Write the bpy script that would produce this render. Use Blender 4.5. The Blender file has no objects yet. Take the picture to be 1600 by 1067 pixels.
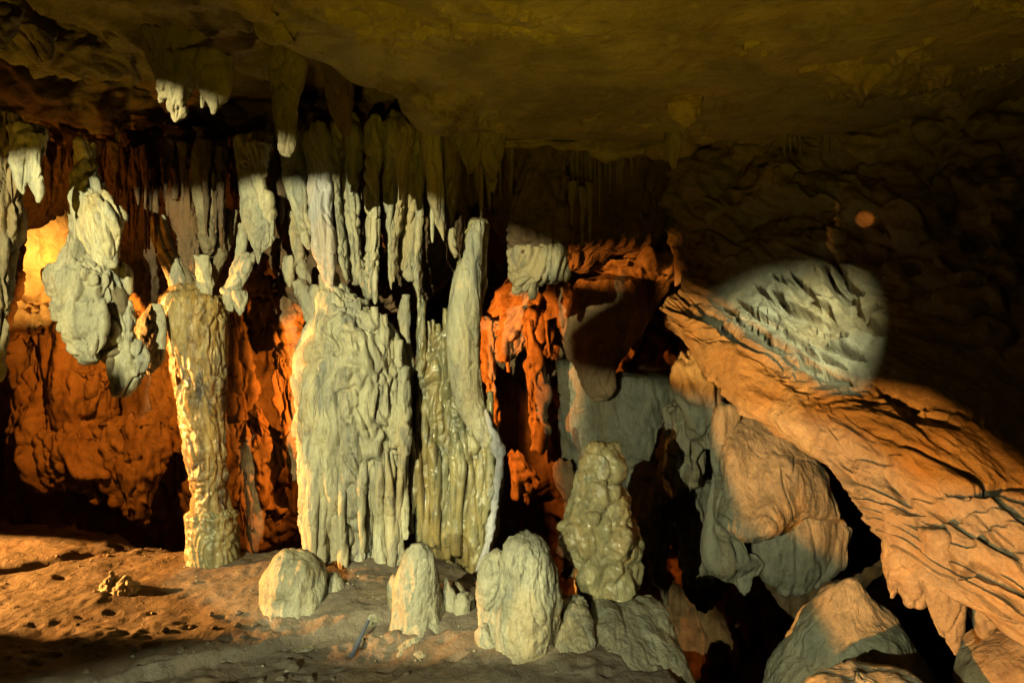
import bpy, bmesh, math, random, os
import numpy as np
from mathutils import Vector

random.seed(7)
OFF = os.environ.get('CAVE_OFF', '')
RNG = np.random.RandomState(11)
SC = bpy.context.scene
COL = SC.collection
F = 1067.0
CZ = 1.7

# ------------------------------------------------------------------ camera
cam_d = bpy.data.cameras.new('camera')
cam_d.sensor_width = 36.0
cam_d.lens = 36.0 * F / 1600.0
cam_d.clip_end = 200
cam_d.clip_start = 0.05
cam = bpy.data.objects.new('camera', cam_d)
cam.location = (0, 0, CZ)
cam.rotation_euler = (math.radians(90), 0, 0)
COL.objects.link(cam)
SC.camera = cam

def W(px, py, Y):
    px = np.asarray(px, float); py = np.asarray(py, float); Y = np.asarray(Y, float)
    px, py, Y = np.broadcast_arrays(px, py, Y)
    return np.stack([(px - 800.0) / F * Y, Y, CZ - (py - 533.5) / F * Y], axis=-1)

# ------------------------------------------------------------------ noise
_perm = RNG.permutation(256).astype(np.int64)
_perm = np.concatenate([_perm, _perm, _perm])
_g = RNG.normal(size=(256, 3)); _g /= np.linalg.norm(_g, axis=1)[:, None]
_rnd3 = RNG.rand(256, 3)

def _hash(i, j, k):
    return _perm[_perm[_perm[i & 255] + (j & 255)] + (k & 255)]

def perlin(p):
    sh = p.shape[:-1]
    p = p.reshape(-1, 3)
    i = np.floor(p).astype(np.int64); f = p - i
    u = f * f * f * (f * (f * 6 - 15) + 10)
    out = np.zeros(len(p))
    for dx in (0, 1):
        wx = u[:, 0] if dx else 1 - u[:, 0]
        for dy in (0, 1):
            wy = u[:, 1] if dy else 1 - u[:, 1]
            for dz in (0, 1):
                wz = u[:, 2] if dz else 1 - u[:, 2]
                g = _g[_hash(i[:, 0] + dx, i[:, 1] + dy, i[:, 2] + dz)]
                d = g[:, 0] * (f[:, 0] - dx) + g[:, 1] * (f[:, 1] - dy) + g[:, 2] * (f[:, 2] - dz)
                out += wx * wy * wz * d
    return (out * 1.6).reshape(sh)

def fbm(p, oct=4, lac=2.03, gain=0.5):
    s = 0; a = 1.0; q = p
    for o in range(oct):
        s = s + a * perlin(q + 17.3 * o)
        q = q * lac; a *= gain
    return s

def ridged(p, oct=4, gain=0.5):
    s = 0; a = 1.0; q = p
    for o in range(oct):
        s = s + a * (1 - np.abs(perlin(q + 9.1 * o)) * 2.0)
        q = q * 2.05; a *= gain
    return s

def worley(p):
    sh = p.shape[:-1]; p = p.reshape(-1, 3)
    i = np.floor(p).astype(np.int64); f = p - i
    b1 = np.full(len(p), 9.0); b2 = np.full(len(p), 9.0)
    for dx in (-1, 0, 1):
        for dy in (-1, 0, 1):
            for dz in (-1, 0, 1):
                r = _rnd3[_hash(i[:, 0] + dx, i[:, 1] + dy, i[:, 2] + dz)]
                d = np.sqrt((dx + r[:, 0] - f[:, 0])**2 + (dy + r[:, 1] - f[:, 1])**2 + (dz + r[:, 2] - f[:, 2])**2)
                b2 = np.where(d < b1, b1, np.minimum(b2, d))
                b1 = np.minimum(b1, d)
    return b1.reshape(sh), b2.reshape(sh)

def sstep(a, b, x):
    t = np.clip((x - a) / (b - a), 0, 1)
    return t * t * (3 - 2 * t)

# ------------------------------------------------------------------ displacement layers
# each layer: (kind, amplitude m, frequency 1/m, along-ratio, [extra])
def upper_mask(P):
    px = P[..., 0] / P[..., 1] * F + 800; py = 533.5 - (P[..., 2] - CZ) / P[..., 1] * F
    return sstep(0, 110, np.interp(px, [1050, 1130, 1200, 1300, 1400, 1500, 1600, 1900], [400, 435, 425, 405, 480, 575, 650, 850]) - py)

def displace(P, N, layers, seed, axis):
    axis = axis / np.linalg.norm(axis)
    h = np.array([0, 1.0, 0]) if abs(axis[1]) < .8 else np.array([1.0, 0, 0])
    e1 = np.cross(axis, h); e1 /= np.linalg.norm(e1); e2 = np.cross(axis, e1)
    Q = np.stack([P @ e1, P @ e2, P @ axis], axis=-1)
    off = np.array([seed * 3.71, seed * 1.37, seed * 2.11])
    D = np.zeros(P.shape[:-1])
    for L in layers:
        k, amp, fr, al = L[:4]
        S = np.array([fr, fr, fr * al])
        if k == 'flute':      # rounded organ-pipe ribs with sharp grooves between
            wv = 0.18 * perlin(Q * np.array([2.5, 2.5, 2.2]) + off)[..., None]
            q = (Q + wv * np.array([1, 1, 0])) * S + off
            n = perlin(q); D += amp * (np.abs(n) ** 0.65 * 1.9 - 0.7)
        elif k == 'fbm':
            D += amp * fbm(Q * S + off, 4)
        elif k == 'rough':
            D += amp * fbm(Q * S + off, 3, gain=.6)
        elif k == 'ridge':
            D += amp * (ridged(Q * S + off, 4) - 1.0)
        elif k == 'groove':   # thin dark cracks cut in
            wv = 0.15 * fbm(Q * np.array([3, 3, 1.5]) + off + 5, 2)[..., None]
            n = np.abs(perlin((Q + wv) * S + off))
            D -= amp * np.exp(-(n / 0.05) ** 2)
        elif k == 'nodule':
            a, b = worley(Q * S + off)
            D += amp * (0.8 - a * a * 1.6)
        elif k == 'cell':
            a, b = worley(Q * S + off)
            D += amp * np.clip((b - a) * 2.2, 0, 1) ** .6
        elif k == 'ripple':   # horizontal ledges / rimmed growth bands
            n = perlin(Q * np.array([3, 3, 1.0]) + off)
            D += amp * np.abs(np.sin((Q[..., 2] * fr + n * 1.6) * math.pi)) ** .7
        elif k == 'scale':    # overlapping plates running along the axis
            n = fbm(Q * S + off, 3)
            t = (Q[..., 0] * fr * .5 + n * 1.1)
            fr_ = t - np.floor(t)
            D += amp * (fr_ ** 1.5 - .5)
        elif k == 'bed':      # overlapping bedding plates, long along the axis
            n = fbm(Q * np.array([.9, .9, fr * al]) + off, 3) * .55
            t = (Q[..., 0] + .35 * Q[..., 1] + n) * fr
            t = t + .35 * perlin(Q * S * 2 + off)
            f_ = t - np.floor(t)
            D += amp * (np.minimum(f_ / .82, (1 - f_) / .18) - .5) * np.clip(perlin(Q * np.array([1.7, 1.7, .9]) + off + 7) * 3 + .55, .05, 1.25) * (1 - .88 * upper_mask(P))
        elif k == 'block':    # big folded blocks, only on the upper wall
            a, b = worley(Q * S * np.array([1, 1, 1]) + off + .5 * fbm(Q * S * 1.5 + off, 2)[..., None])
            n = fbm(Q * S * 1.4 + off + 3, 3) * 1.6; fl = np.floor(n)
            D += amp * upper_mask(P) * (np.clip((b - a) * 2.5, 0, 1) ** .5 + .8 * (fl + sstep(.3, .6, n - fl)))
        elif k == 'terrace':
            n = fbm(Q * S + off, 3) * 2.4
            fl = np.floor(n); t = n - fl
            D += amp * (fl + sstep(.35, .65, t))
    return P + N * D[..., None]

def crom(A, n):
    """Catmull-Rom resample of array A (k, ...) at n points"""
    A = np.asarray(A, float)
    k = len(A)
    if k == 2:
        t = np.linspace(0, 1, n).reshape((-1,) + (1,) * (A.ndim - 1))
        return A[0] * (1 - t) + A[1] * t
    B = np.concatenate([[2 * A[0] - A[1]], A, [2 * A[-1] - A[-2]]])
    t = np.linspace(0, k - 1 - 1e-9, n); i = np.floor(t).astype(int)
    f = (t - i).reshape((-1,) + (1,) * (A.ndim - 1))
    p0, p1, p2, p3 = B[i], B[i + 1], B[i + 2], B[i + 3]
    return 0.5 * ((2 * p1) + (-p0 + p2) * f + (2 * p0 - 5 * p1 + 4 * p2 - p3) * f**2 + (-p0 + 3 * p1 - 3 * p2 + p3) * f**3)

def grid_normals(P, wrap):
    if wrap:
        du = np.roll(P, -1, 1) - np.roll(P, 1, 1)
    else:
        du = np.gradient(P, axis=1)
    dv = np.gradient(P, axis=0)
    N = np.cross(du, dv)
    l = np.linalg.norm(N, axis=-1, keepdims=True)
    return N / np.maximum(l, 1e-12)

# ------------------------------------------------------------------ meshes
def grid_faces(nv, nu, wrap):
    i = np.arange(nv - 1)[:, None]
    j = np.arange(nu if wrap else nu - 1)[None, :]
    j2 = (j + 1) % nu
    a = i * nu + j; b = i * nu + j2; c = (i + 1) * nu + j2; d = (i + 1) * nu + j
    return np.stack([a, b, c, d], -1).reshape(-1, 4)

def loft(secs, Y=5.0, t=0.8, layers=(), seed=1, step=2.6, capr=0.5, tip='round', top='flat', p=2.0, lean=0.0, dY=None):
    """closed body swept through traced cross-sections.  secs rows: (y, xl, xr[, Y]) or (ax, ay, bx, by[, Y]).
    t = depth / width of each elliptical section"""
    S = []
    for r in secs:
        if len(r) <= 4:
            y, a, b = r[:3]; yy = r[3] if len(r) == 4 else Y
            S.append((a, y, b, y, yy))
        else:
            S.append(tuple(r[:4]) + ((r[4],) if len(r) > 4 else (Y,)))
    S = np.array(S, float)
    c = (S[:, :2] + S[:, 2:4]) / 2
    seg = np.linalg.norm(np.diff(c, axis=0), axis=1)
    L = seg.sum()
    # resample by length
    cum = np.concatenate([[0], np.cumsum(seg)])
    nv = int(max(8, L / step))
    fine = crom(S, len(S) * 24)
    cf = (fine[:, :2] + fine[:, 2:4]) / 2
    cl = np.concatenate([[0], np.cumsum(np.linalg.norm(np.diff(cf, axis=0), axis=1))])
    tt = np.linspace(0, cl[-1], nv)
    R = np.stack([np.interp(tt, cl, fine[:, k]) for k in range(5)], -1)
    A = W(R[:, 0], R[:, 1], R[:, 4]); B = W(R[:, 2], R[:, 3], R[:, 4])
    C = (A + B) / 2; H = (B - A) / 2
    hw = np.linalg.norm(H, axis=1, keepdims=True); hw = np.maximum(hw, 1e-4)
    wpx = hw.max() / R[:, 4].mean() * F
    ncap = 7
    # rounded ends
    ax0 = (C[0] - C[min(3, nv - 1)]); ax0 /= max(np.linalg.norm(ax0), 1e-9)
    ax1 = (C[-1] - C[max(nv - 4, 0)]); ax1 /= max(np.linalg.norm(ax1), 1e-9)
    th = np.linspace(0, math.pi / 2, ncap + 1)[1:]
    def cap(i, ax, mode):
        k = capr if mode == 'round' else 0.12
        cs = [C[i] + ax * hw[i] * k * math.sin(a) for a in th]
        hs = [H[i] * max(math.cos(a), 0.02) for a in th]
        return cs, hs
    c0, h0 = cap(0, ax0, top); c1, h1 = cap(-1, ax1, tip)
    C = np.concatenate([np.array(c0[::-1]), C, np.array(c1)])
    H = np.concatenate([np.array(h0[::-1]), H, np.array(h1)])
    nv = len(C)
    nu = int(min(520, max(14, wpx * 2 * math.pi * (0.55 + .45 * min(t, 1)) / step)))
    a = np.linspace(0, 2 * math.pi, nu, endpoint=False)
    ca, sa = np.cos(a), np.sin(a)
    e = 2.0 / p
    cx = np.sign(ca) * np.abs(ca) ** e; sy = np.sign(sa) * np.abs(sa) ** e
    hlen = np.linalg.norm(H, axis=1)[:, None]
    dep = np.array([0, 1.0, 0])
    P = C[:, None, :] + H[:, None, :] * (-cx)[None, :, None] + dep * (hlen * t)[:, :, None] * (-sy)[None, :, None]
    N = grid_normals(P, True)
    mid = C[:, None, :]
    if ((P - mid) * N).sum() < 0: N = -N; flip = True
    else: flip = False
    if layers:
        ax = C[-1] - C[0]
        # keep amplitude proportional where the body is thin
        k = np.clip(hlen / 0.035, 0.06, 1.0)[:, :, None]
        P2 = displace(P, N, layers, seed, ax)
        P = P + (P2 - P) * k
    V = P.reshape(-1, 3)
    Fq = grid_faces(nv, nu, True)
    # end caps collapse to a centre vertex
    n0 = len(V)
    V = np.concatenate([V, P[0].mean(0)[None], P[-1].mean(0)[None]])
    j = np.arange(nu); j2 = (j + 1) % nu
    T0 = np.stack([np.full(nu, n0), j2, j], -1)
    b = (nv - 1) * nu
    T1 = np.stack([np.full(nu, n0 + 1), b + j, b + j2], -1)
    if flip:
        pass
    return V, Fq, np.concatenate([T0, T1])

CW = 1.7
def carve(P, N, cracks, seed=0):
    """cut fissures (px polylines, width px, depth m) into the rock"""
    px = P[..., 0] / P[..., 1] * F + 800; py = 533.5 - (P[..., 2] - CZ) / P[..., 1] * F
    wob = 6 * fbm(P * 5 + seed, 4); wob2 = 6 * fbm(P * 5 + seed + 40, 4)
    x = px + wob; y = py + wob2
    D = np.zeros(px.shape)
    for line, w, dep in cracks:
        w = w * CW
        best = np.full(px.shape, 1e9); tp = np.zeros(px.shape)
        L = np.array(line, float); n = len(L) - 1
        for i in range(n):
            a, b = L[i], L[i + 1]; d = b - a; l2 = (d * d).sum()
            t = np.clip(((x - a[0]) * d[0] + (y - a[1]) * d[1]) / l2, 0, 1)
            q = np.hypot(x - a[0] - t * d[0], y - a[1] - t * d[1])
            tp = np.where(q < best, (i + t) / n, tp); best = np.minimum(best, q)
        ww = w * (.35 + .9 * np.sin(np.clip(tp, 0.02, .98) * math.pi)) * (1 + .4 * perlin(P * 4 + seed))
        D = np.maximum(D, dep * np.exp(-(best / np.maximum(ww, .4)) ** 4))
    return P - N * D[..., None]

def patch(ctrl, layers=(), seed=1, step=3.0, thick=0.25, nu=None, nv=None, axis=(1, 0, 0), cracks=None):
    """ctrl[row][col] = (px, py, Y): smooth free-form rock face with real thickness"""
    A = np.array(ctrl, float)
    pl = lambda Z: np.linalg.norm(np.diff(Z[..., :2], axis=1), axis=-1).sum(1).max()
    if nu is None: nu = int(pl(A) / step)
    if nv is None: nv = int(pl(A.transpose(1, 0, 2)) / step)
    Wd = W(A[..., 0], A[..., 1], A[..., 2])
    G = crom(Wd, nv)
    G = crom(G.transpose(1, 0, 2), nu).transpose(1, 0, 2)
    N = grid_normals(G, False)
    # normals face the viewer
    V0 = np.array([0, 0, CZ]) - G
    if (V0 * N).sum() < 0: N = -N
    P = displace(G, N, layers, seed, np.array(axis, float)) if layers else G
    if cracks: P = carve(P, N, cracks, seed)
    Bk = G - N * thick
    n = nv * nu
    V = np.concatenate([P.reshape(-1, 3), Bk[::4, ::4].reshape(-1, 3)])
    Fq = grid_faces(nv, nu, False)
    # coarse back
    bi = np.arange(nv)[::4]; bj = np.arange(nu)[::4]
    Fb = grid_faces(len(bi), len(bj), False) + n
    return V, np.concatenate([Fq, Fb[:, ::-1]]), np.zeros((0, 3), int)

def merge(parts):
    Vs, Fs, Ts = [], [], []; o = 0
    for V, Q, T in parts:
        Vs.append(V); Fs.append(Q + o); Ts.append(T + o if len(T) else T.reshape(0, 3)); o += len(V)
    return np.concatenate(Vs), np.concatenate(Fs), np.concatenate(Ts)

def sheet(ctrl, layers, seed, nu, nv, thick, axis=(0, 0, 1)):
    return patch(ctrl, layers, seed, nu=nu, nv=nv, thick=thick, axis=axis)

def obj(name, geo, mat, parent=None, hang=False, smooth=True, origin=None):
    V, Q, T = geo
    if parent is not None:
        o0 = np.array(parent.location)
    elif origin is not None:
        o0 = np.array(origin, float)
    else:
        o0 = np.array([V[:, 0].mean(), V[:, 1].mean(), V[:, 2].max() if hang else V[:, 2].min()])
    me = bpy.data.meshes.new(name)
    nq, nt = len(Q), len(T)
    me.vertices.add(len(V)); me.vertices.foreach_set('co', (V - o0).astype(np.float32).ravel())
    me.loops.add(nq * 4 + nt * 3)
    me.loops.foreach_set('vertex_index', np.concatenate([Q.ravel(), T.ravel()]).astype(np.int32))
    me.polygons.add(nq + nt)
    ls = np.concatenate([np.arange(nq) * 4, nq * 4 + np.arange(nt) * 3]).astype(np.int32)
    me.polygons.foreach_set('loop_start', ls)
    me.update(calc_edges=True); me.validate()
    me.polygons.foreach_set('use_smooth', np.ones(len(me.polygons), bool))
    me.materials.append(mat)
    o = bpy.data.objects.new(name, me)
    COL.objects.link(o)
    if parent is not None: o.parent = parent
    else: o.location = o0
    return o

def tag(o, label, cat, group=None):
    o['label'] = label; o['category'] = cat
    if group: o['group'] = group
    return o

def thing(name, label, cat, loc, group=None):
    o = bpy.data.objects.new(name, None); COL.objects.link(o)
    o.location = Vector([float(v) for v in loc]); o.empty_display_size = .1
    return tag(o, label, cat, group)

def struct(o):
    o['kind'] = 'structure'; return o

# ------------------------------------------------------------------ materials
def rock(name, c1, c2, stain=None, stain_amt=.35, rough=.75, scale=3.0, streak=1.0, bump=.6, fine=45.0, wet=0.0, spec=.35, crack=.0, crackscale=5.0, tint=None, tint_amt=.55):
    m = bpy.data.materials.new(name); m.use_nodes = True
    nt = m.node_tree; nd = nt.nodes; ln = nt.links
    for n in list(nd): nd.remove(n)
    out = nd.new('ShaderNodeOutputMaterial'); bs = nd.new('ShaderNodeBsdfPrincipled')
    ln.new(bs.outputs[0], out.inputs[0])
    geo = nd.new('ShaderNodeNewGeometry')
    mp = nd.new('ShaderNodeMapping'); mp.inputs['Scale'].default_value = (1, 1, 1.0 / streak)
    ln.new(geo.outputs['Position'], mp.inputs[0])
    def noise(sc, det, rg=.6, dist=0.0, vec=mp):
        n = nd.new('ShaderNodeTexNoise'); n.inputs['Scale'].default_value = sc
        n.inputs['Detail'].default_value = det; n.inputs['Roughness'].default_value = rg
        n.inputs['Distortion'].default_value = dist
        ln.new(vec.outputs[0], n.inputs['Vector']); return n.outputs['Fac']
    def ramp(fac, a, b):
        r = nd.new('ShaderNodeMapRange'); r.inputs[1].default_value = a; r.inputs[2].default_value = b
        ln.new(fac, r.inputs[0]); return r.outputs[0]
    def mix(f, a, b, mode='MIX'):
        x = nd.new('ShaderNodeMix'); x.data_type = 'RGBA'; x.blend_type = mode
        if isinstance(f, float): x.inputs[0].default_value = f
        else: ln.new(f, x.inputs[0])
        for s, v in ((6, a), (7, b)):
            if isinstance(v, tuple): x.inputs[s].default_value = v + (1,)
            else: ln.new(v, x.inputs[s])
        return x.outputs[2]
    k_ = .60
    c1 = tuple(v * k_ for v in c1); c2 = tuple(v * k_ for v in c2)
    if tint is None: tint = (c1[0] * 1.12, c1[1] * .86, c1[2] * .55)
    col = mix(ramp(noise(scale, 6, .65, .6), .40, .60), c1, c2)
    tf = ramp(noise(scale * .45, 5, .6, .8), .50, .64)
    tm = nd.new('ShaderNodeMath'); tm.operation = 'MULTIPLY'; tm.inputs[1].default_value = tint_amt; ln.new(tf, tm.inputs[0])
    col = mix(tm.outputs[0], col, tint)
    pale = ramp(noise(scale * 3.7, 6, .7, .8), .56, .68)
    pm = nd.new('ShaderNodeMath'); pm.operation = 'MULTIPLY'; pm.inputs[1].default_value = .45; ln.new(pale, pm.inputs[0])
    col = mix(pm.outputs[0], col, tuple(min(.75, v * 1.35) for v in c1))
    if stain:
        stain = tuple(v * k_ for v in stain)
        f = ramp(noise(scale * 1.9, 8, .72, 1.4), .50, .63)
        mul = nd.new('ShaderNodeMath'); mul.operation = 'MULTIPLY'; mul.inputs[1].default_value = stain_amt
        ln.new(f, mul.inputs[0])
        col = mix(mul.outputs[0], col, stain)
    # fine mineral speckle
    sp = ramp(noise(fine * 3, 3, .7), .3, .75)
    v = nd.new('ShaderNodeMapRange'); v.inputs[3].default_value = .80; v.inputs[4].default_value = 1.12
    ln.new(sp, v.inputs[0])
    hv = nd.new('ShaderNodeHueSaturation'); ln.new(v.outputs[0], hv.inputs['Value']); ln.new(col, hv.inputs['Color'])
    ln.new(hv.outputs[0], bs.inputs['Base Color'])
    # roughness
    r = nd.new('ShaderNodeMapRange'); r.inputs[3].default_value = rough - .12 - wet * .3; r.inputs[4].default_value = rough + .1
    ln.new(ramp(noise(scale * 4, 4), .35, .65), r.inputs[0]); ln.new(r.outputs[0], bs.inputs['Roughness'])
    bs.inputs['Specular IOR Level'].default_value = spec
    # relief too fine for the mesh
    def math_(op, a, b):
        x = nd.new('ShaderNodeMath'); x.operation = op
        for s, vv in ((0, a), (1, b)):
            if isinstance(vv, float): x.inputs[s].default_value = vv
            else: ln.new(vv, x.inputs[s])
        return x.outputs[0]
    h = math_('MULTIPLY', noise(fine * .28, 5, .62, .4), 2.6)
    h = math_('ADD', h, math_('MULTIPLY', noise(fine, 5, .7, .3), 1.0))
    if crack > 0:
        n1 = noise(crackscale, 4, .55, 1.0)
        a = math_('ABSOLUTE', math_('SUBTRACT', n1, .5), 0.0)
        c = ramp(a, 0.0, .012)
        h = math_('ADD', h, math_('MULTIPLY', c, crack))
    bp = nd.new('ShaderNodeBump'); bp.inputs['Strength'].default_value = bump
    bp.inputs['Distance'].default_value = .012
    ln.new(h, bp.inputs['Height']); ln.new(bp.outputs[0], bs.inputs['Normal'])
    return m

M = {}
M['lime'] = rock('pale_limestone', (.60, .54, .36), (.40, .38, .28), (.17, .16, .13), .7, rough=.72, scale=4, streak=2.5, bump=.55)
M['cream'] = rock('cream_calcite', (.72, .65, .42), (.46, .43, .31), (.20, .21, .20), .7, rough=.55, scale=5, streak=5, bump=.8, fine=50, spec=.5)
M['white'] = rock('white_calcite', (.66, .63, .62), (.56, .53, .50), (.45, .36, .32), .3, rough=.6, scale=8, streak=5, bump=.5)
M['wet'] = rock('wet_flowstone', (.46, .38, .17), (.22, .22, .13), (.08, .10, .10), .65, rough=.42, scale=6, streak=4, bump=.5, wet=.7, spec=.6)
M['wetcol'] = rock('wet_banded_calcite', (.62, .45, .17), (.20, .16, .09), (.025, .03, .04), .9, rough=.36, scale=5, streak=7, bump=1.0, fine=60, wet=.8, spec=.7)
M['tan'] = rock('tan_dripstone', (.36, .29, .17), (.24, .19, .11), (.14, .11, .07), .5, rough=.8, scale=4, streak=2, bump=.7)
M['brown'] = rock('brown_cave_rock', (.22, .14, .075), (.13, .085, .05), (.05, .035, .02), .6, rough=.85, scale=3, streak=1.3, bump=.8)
M['ceil'] = rock('ceiling_limestone', (.40, .31, .13), (.24, .18, .075), (.13, .08, .035), .6, rough=.75, scale=1.6, streak=.5, bump=.9, fine=22)
M['wall'] = rock('orange_wall_rock', (.48, .31, .16), (.33, .21, .10), (.14, .085, .04), .5, rough=.85, scale=2, bump=.6, fine=26)
M['slab'] = rock('bedded_limestone', (.42, .34, .21), (.32, .25, .15), (.20, .14, .08), .5, rough=.8, scale=3, bump=.7, fine=30)
M['mud'] = rock('cave_mud', (.25, .20, .14), (.18, .14, .10), (.11, .085, .06), .6, rough=.82, scale=2.6, bump=.8, fine=34)
M['knob'] = rock('wet_pale_calcite', (.66, .54, .27), (.44, .38, .19), (.16, .16, .12), .5, rough=.24, scale=7, streak=1.5, bump=.5, wet=.5, spec=.8)
M['stone'] = rock('stalagmite_rock', (.45, .41, .27), (.32, .30, .20), (.17, .17, .13), .6, rough=.62, scale=5, streak=2, bump=.9, fine=44, spec=.5)

FL = lambda a=.02, f=14, al=.1: ('flute', a, f, al)

# ================================================================== GROUND
def build_floor():
    nY, nX = 620, 760
    v = np.linspace(0, 1, nY)
    Yv = 0.2 + 12.8 * (v ** 1.55)
    u = np.linspace(-1.25, 1.15, nX)
    Yg = np.repeat(Yv[:, None], nX, 1)
    Xg = u[None, :] * (Yg + 1.6)
    ex = [-20, -6.5, -4.8, -3.9, -3.3, -2.6, -2.1, -1.8, -1.2, -.5, 0, .5, .80, .95, 1.1, 20]
    ey = [8.5, 7.0, 6.45, 6.15, 5.85, 5.55, 5.35, 5.5, 5.5, 5.2, 4.7, 4.2, 3.7, 2.8, -2, -60]
    E = np.interp(Xg, ex, ey)
    P2 = np.stack([Xg, Yg, np.zeros_like(Xg)], -1)
    E = E + .25 * fbm(P2 * 1.3, 3)
    drop = sstep(-.05, .9, Yg - E)
    Z = -1.5 * drop - 1.2 * drop * sstep(-.2, .8, Xg)
    Z += .05 * fbm(P2 * .9 + 3, 3) + .02 * fbm(P2 * 3.5 + 8, 3)
    Z += .10 * np.exp(-(((Xg + 1.2) / .8) ** 2 + ((Yg - 5.2) / .6) ** 2))
    Z -= .0 
    # rim of broken ledges at the far edge on the left
    Z += .035 * sstep(-.5, -.1, Yg - E) * (ridged(P2 * np.array([2.2, 5, 1]) + 2, 3) - .9)
    # long low flow ripples seen raking in the orange light
    r = fbm(P2 * np.array([2.2, 7.5, 1]) + 20, 3)
    Z += .007 * r + .003 * fbm(P2 * np.array([9, 14, 1]) + 31, 3)
    # drip pits
    rs = np.random.RandomState(5)
    for k in range(650):
        x = rs.uniform(-4.6, .6); y = rs.uniform(2.4, 5.0)
        if y > 4.5 and rs.rand() < .6: continue
        w = rs.uniform(.008, .028); 
        d2 = ((Xg - x) / (w * 1.6)) ** 2 + ((Yg - y) / w) ** 2
        Z += np.where(d2 < 12, -.017 * (w / .03) * np.exp(-d2) + .010 * (w / .03) * np.exp(-(np.sqrt(np.maximum(d2, 0)) - 1.8) ** 2 * 2.2), 0)
    for mx, my, mw, mh in ((-1.3, 4.35, .38, .07), (-.55, 4.15, .40, .09), (-.3, 4.3, .3, .07), (.15, 3.75, .36, .05), (.45, 3.6, .35, .04), (-2.3, 5.2, .4, .06), (-.9, 4.9, .7, .10), (-2.72, 4.6, .22, .03)):
        Z += mh * np.exp(-(((Xg - mx) ** 2 + (Yg - my) ** 2) / mw ** 2))
    # step of the trodden path: from px(180,1062) to (620,975)
    A = np.array([-2.02, 3.42]); B = np.array([-.70, 4.08])
    d = (B - A) / np.linalg.norm(B - A); nrm = np.array([d[1], -d[0]])
    s = (Xg - A[0]) * d[0] + (Yg - A[1]) * d[1]
    q = (Xg - A[0]) * nrm[0] + (Yg - A[1]) * nrm[1] + .035 * np.sin(s * 2.2) + .02 * fbm(P2 * 3, 2)
    m = sstep(-1.2, .1, s) * (1 - sstep(1.55, 1.75, s))
    Z -= .055 * sstep(-.004, .008, q) * m * (1 - sstep(.15, .8, q) * .8)
    # groove on the left: px(0,897) to (215,855)
    A = np.array([-3.9, 4.98]); B = np.array([-3.05, 5.70]); 
    d = (B - A) / np.linalg.norm(B - A); nrm = np.array([d[1], -d[0]])
    s = (Xg - A[0]) * d[0] + (Yg - A[1]) * d[1]
    q = (Xg - A[0]) * nrm[0] + (Yg - A[1]) * nrm[1] + .03 * np.sin(s * 3)
    Z -= .05 * np.exp(-(q / .035) ** 2) * sstep(-.6, 0, s) * (1 - sstep(1.0, 1.2, s))
    Z += .0035 * fbm(P2 * 26, 3)
    global FLZ; FLZ = (Yv, u, Z)
    V = np.stack([Xg, Yg, Z], -1).reshape(-1, 3)
    return V, grid_faces(nY, nX, False), np.zeros((0, 3), int)
def floor_z(x, y):
    Yv, u, Z = FLZ
    i = int(np.clip(np.searchsorted(Yv, y), 1, len(Yv) - 1)); j = int(np.clip(np.searchsorted(u, x / (y + 1.6)), 1, len(u) - 1))
    return float(Z[i, j])
o = obj('ground', build_floor(), M['mud'], origin=(0, 0, 0)); struct(o)

# ================================================================== CEILING
def ceil_ctrl():
    # stations: (edge px, edge py)
    ed = [(330, -40, 2.9), (405, 10, 3.15), (455, 62, 3.5), (520, 88, 3.7), (560, 118, 3.9), (635, 135, 4.1), (690, 182, 4.6), (745, 203, 4.95), (900, 208, 5.05), (1050, 212, 5.1), (1200, 206, 5.0), (1400, 186, 4.75), (1530, 166, 4.5), (1620, 148, 4.35), (1800, 120, 4.1)]
    rows = []
    zc = 3.25
    tx = np.linspace(-100, 2600, len(ed))
    for k, a in enumerate((0, .3, .55, .75, .9, 1.0)):
        row = []
        for i, (ex, ey, eY) in enumerate(ed):
            py = -900 * (1 - a) + ey * a if k < 5 else ey
            # move along the ceiling plane
            top = (tx[i], -900, 1.15)
            Yk = 1.15 + (eY - 1.15) * a
            X0 = (top[0] - 800) / F * 1.15 * 0.9; X1 = (ex - 800) / F * eY
            X = X0 + (X1 - X0) * (a ** .8)
            z0 = 3.22; z1 = CZ - (ey - 533.5) / F * eY
            z = z0 + (z1 - z0) * a + (.03 if k in (3, 4) else 0)
            row.append((X / Yk * F + 800, 533.5 - (z - CZ) / Yk * F, Yk))
        rows.append(row)
    # rounded lip, then up and back
    for dz, dy in ((.10, .10), (.35, .18), (.9, .25)):
        row = []
        for (ex, ey, eY) in ed:
            X = (ex - 800) / F * eY; z = CZ - (ey - 533.5) / F * eY + dz; Yk = eY + dy
            row.append((X / Yk * F + 800, 533.5 - (z - CZ) / Yk * F, Yk))
        rows.append(row)
    return rows
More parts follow.
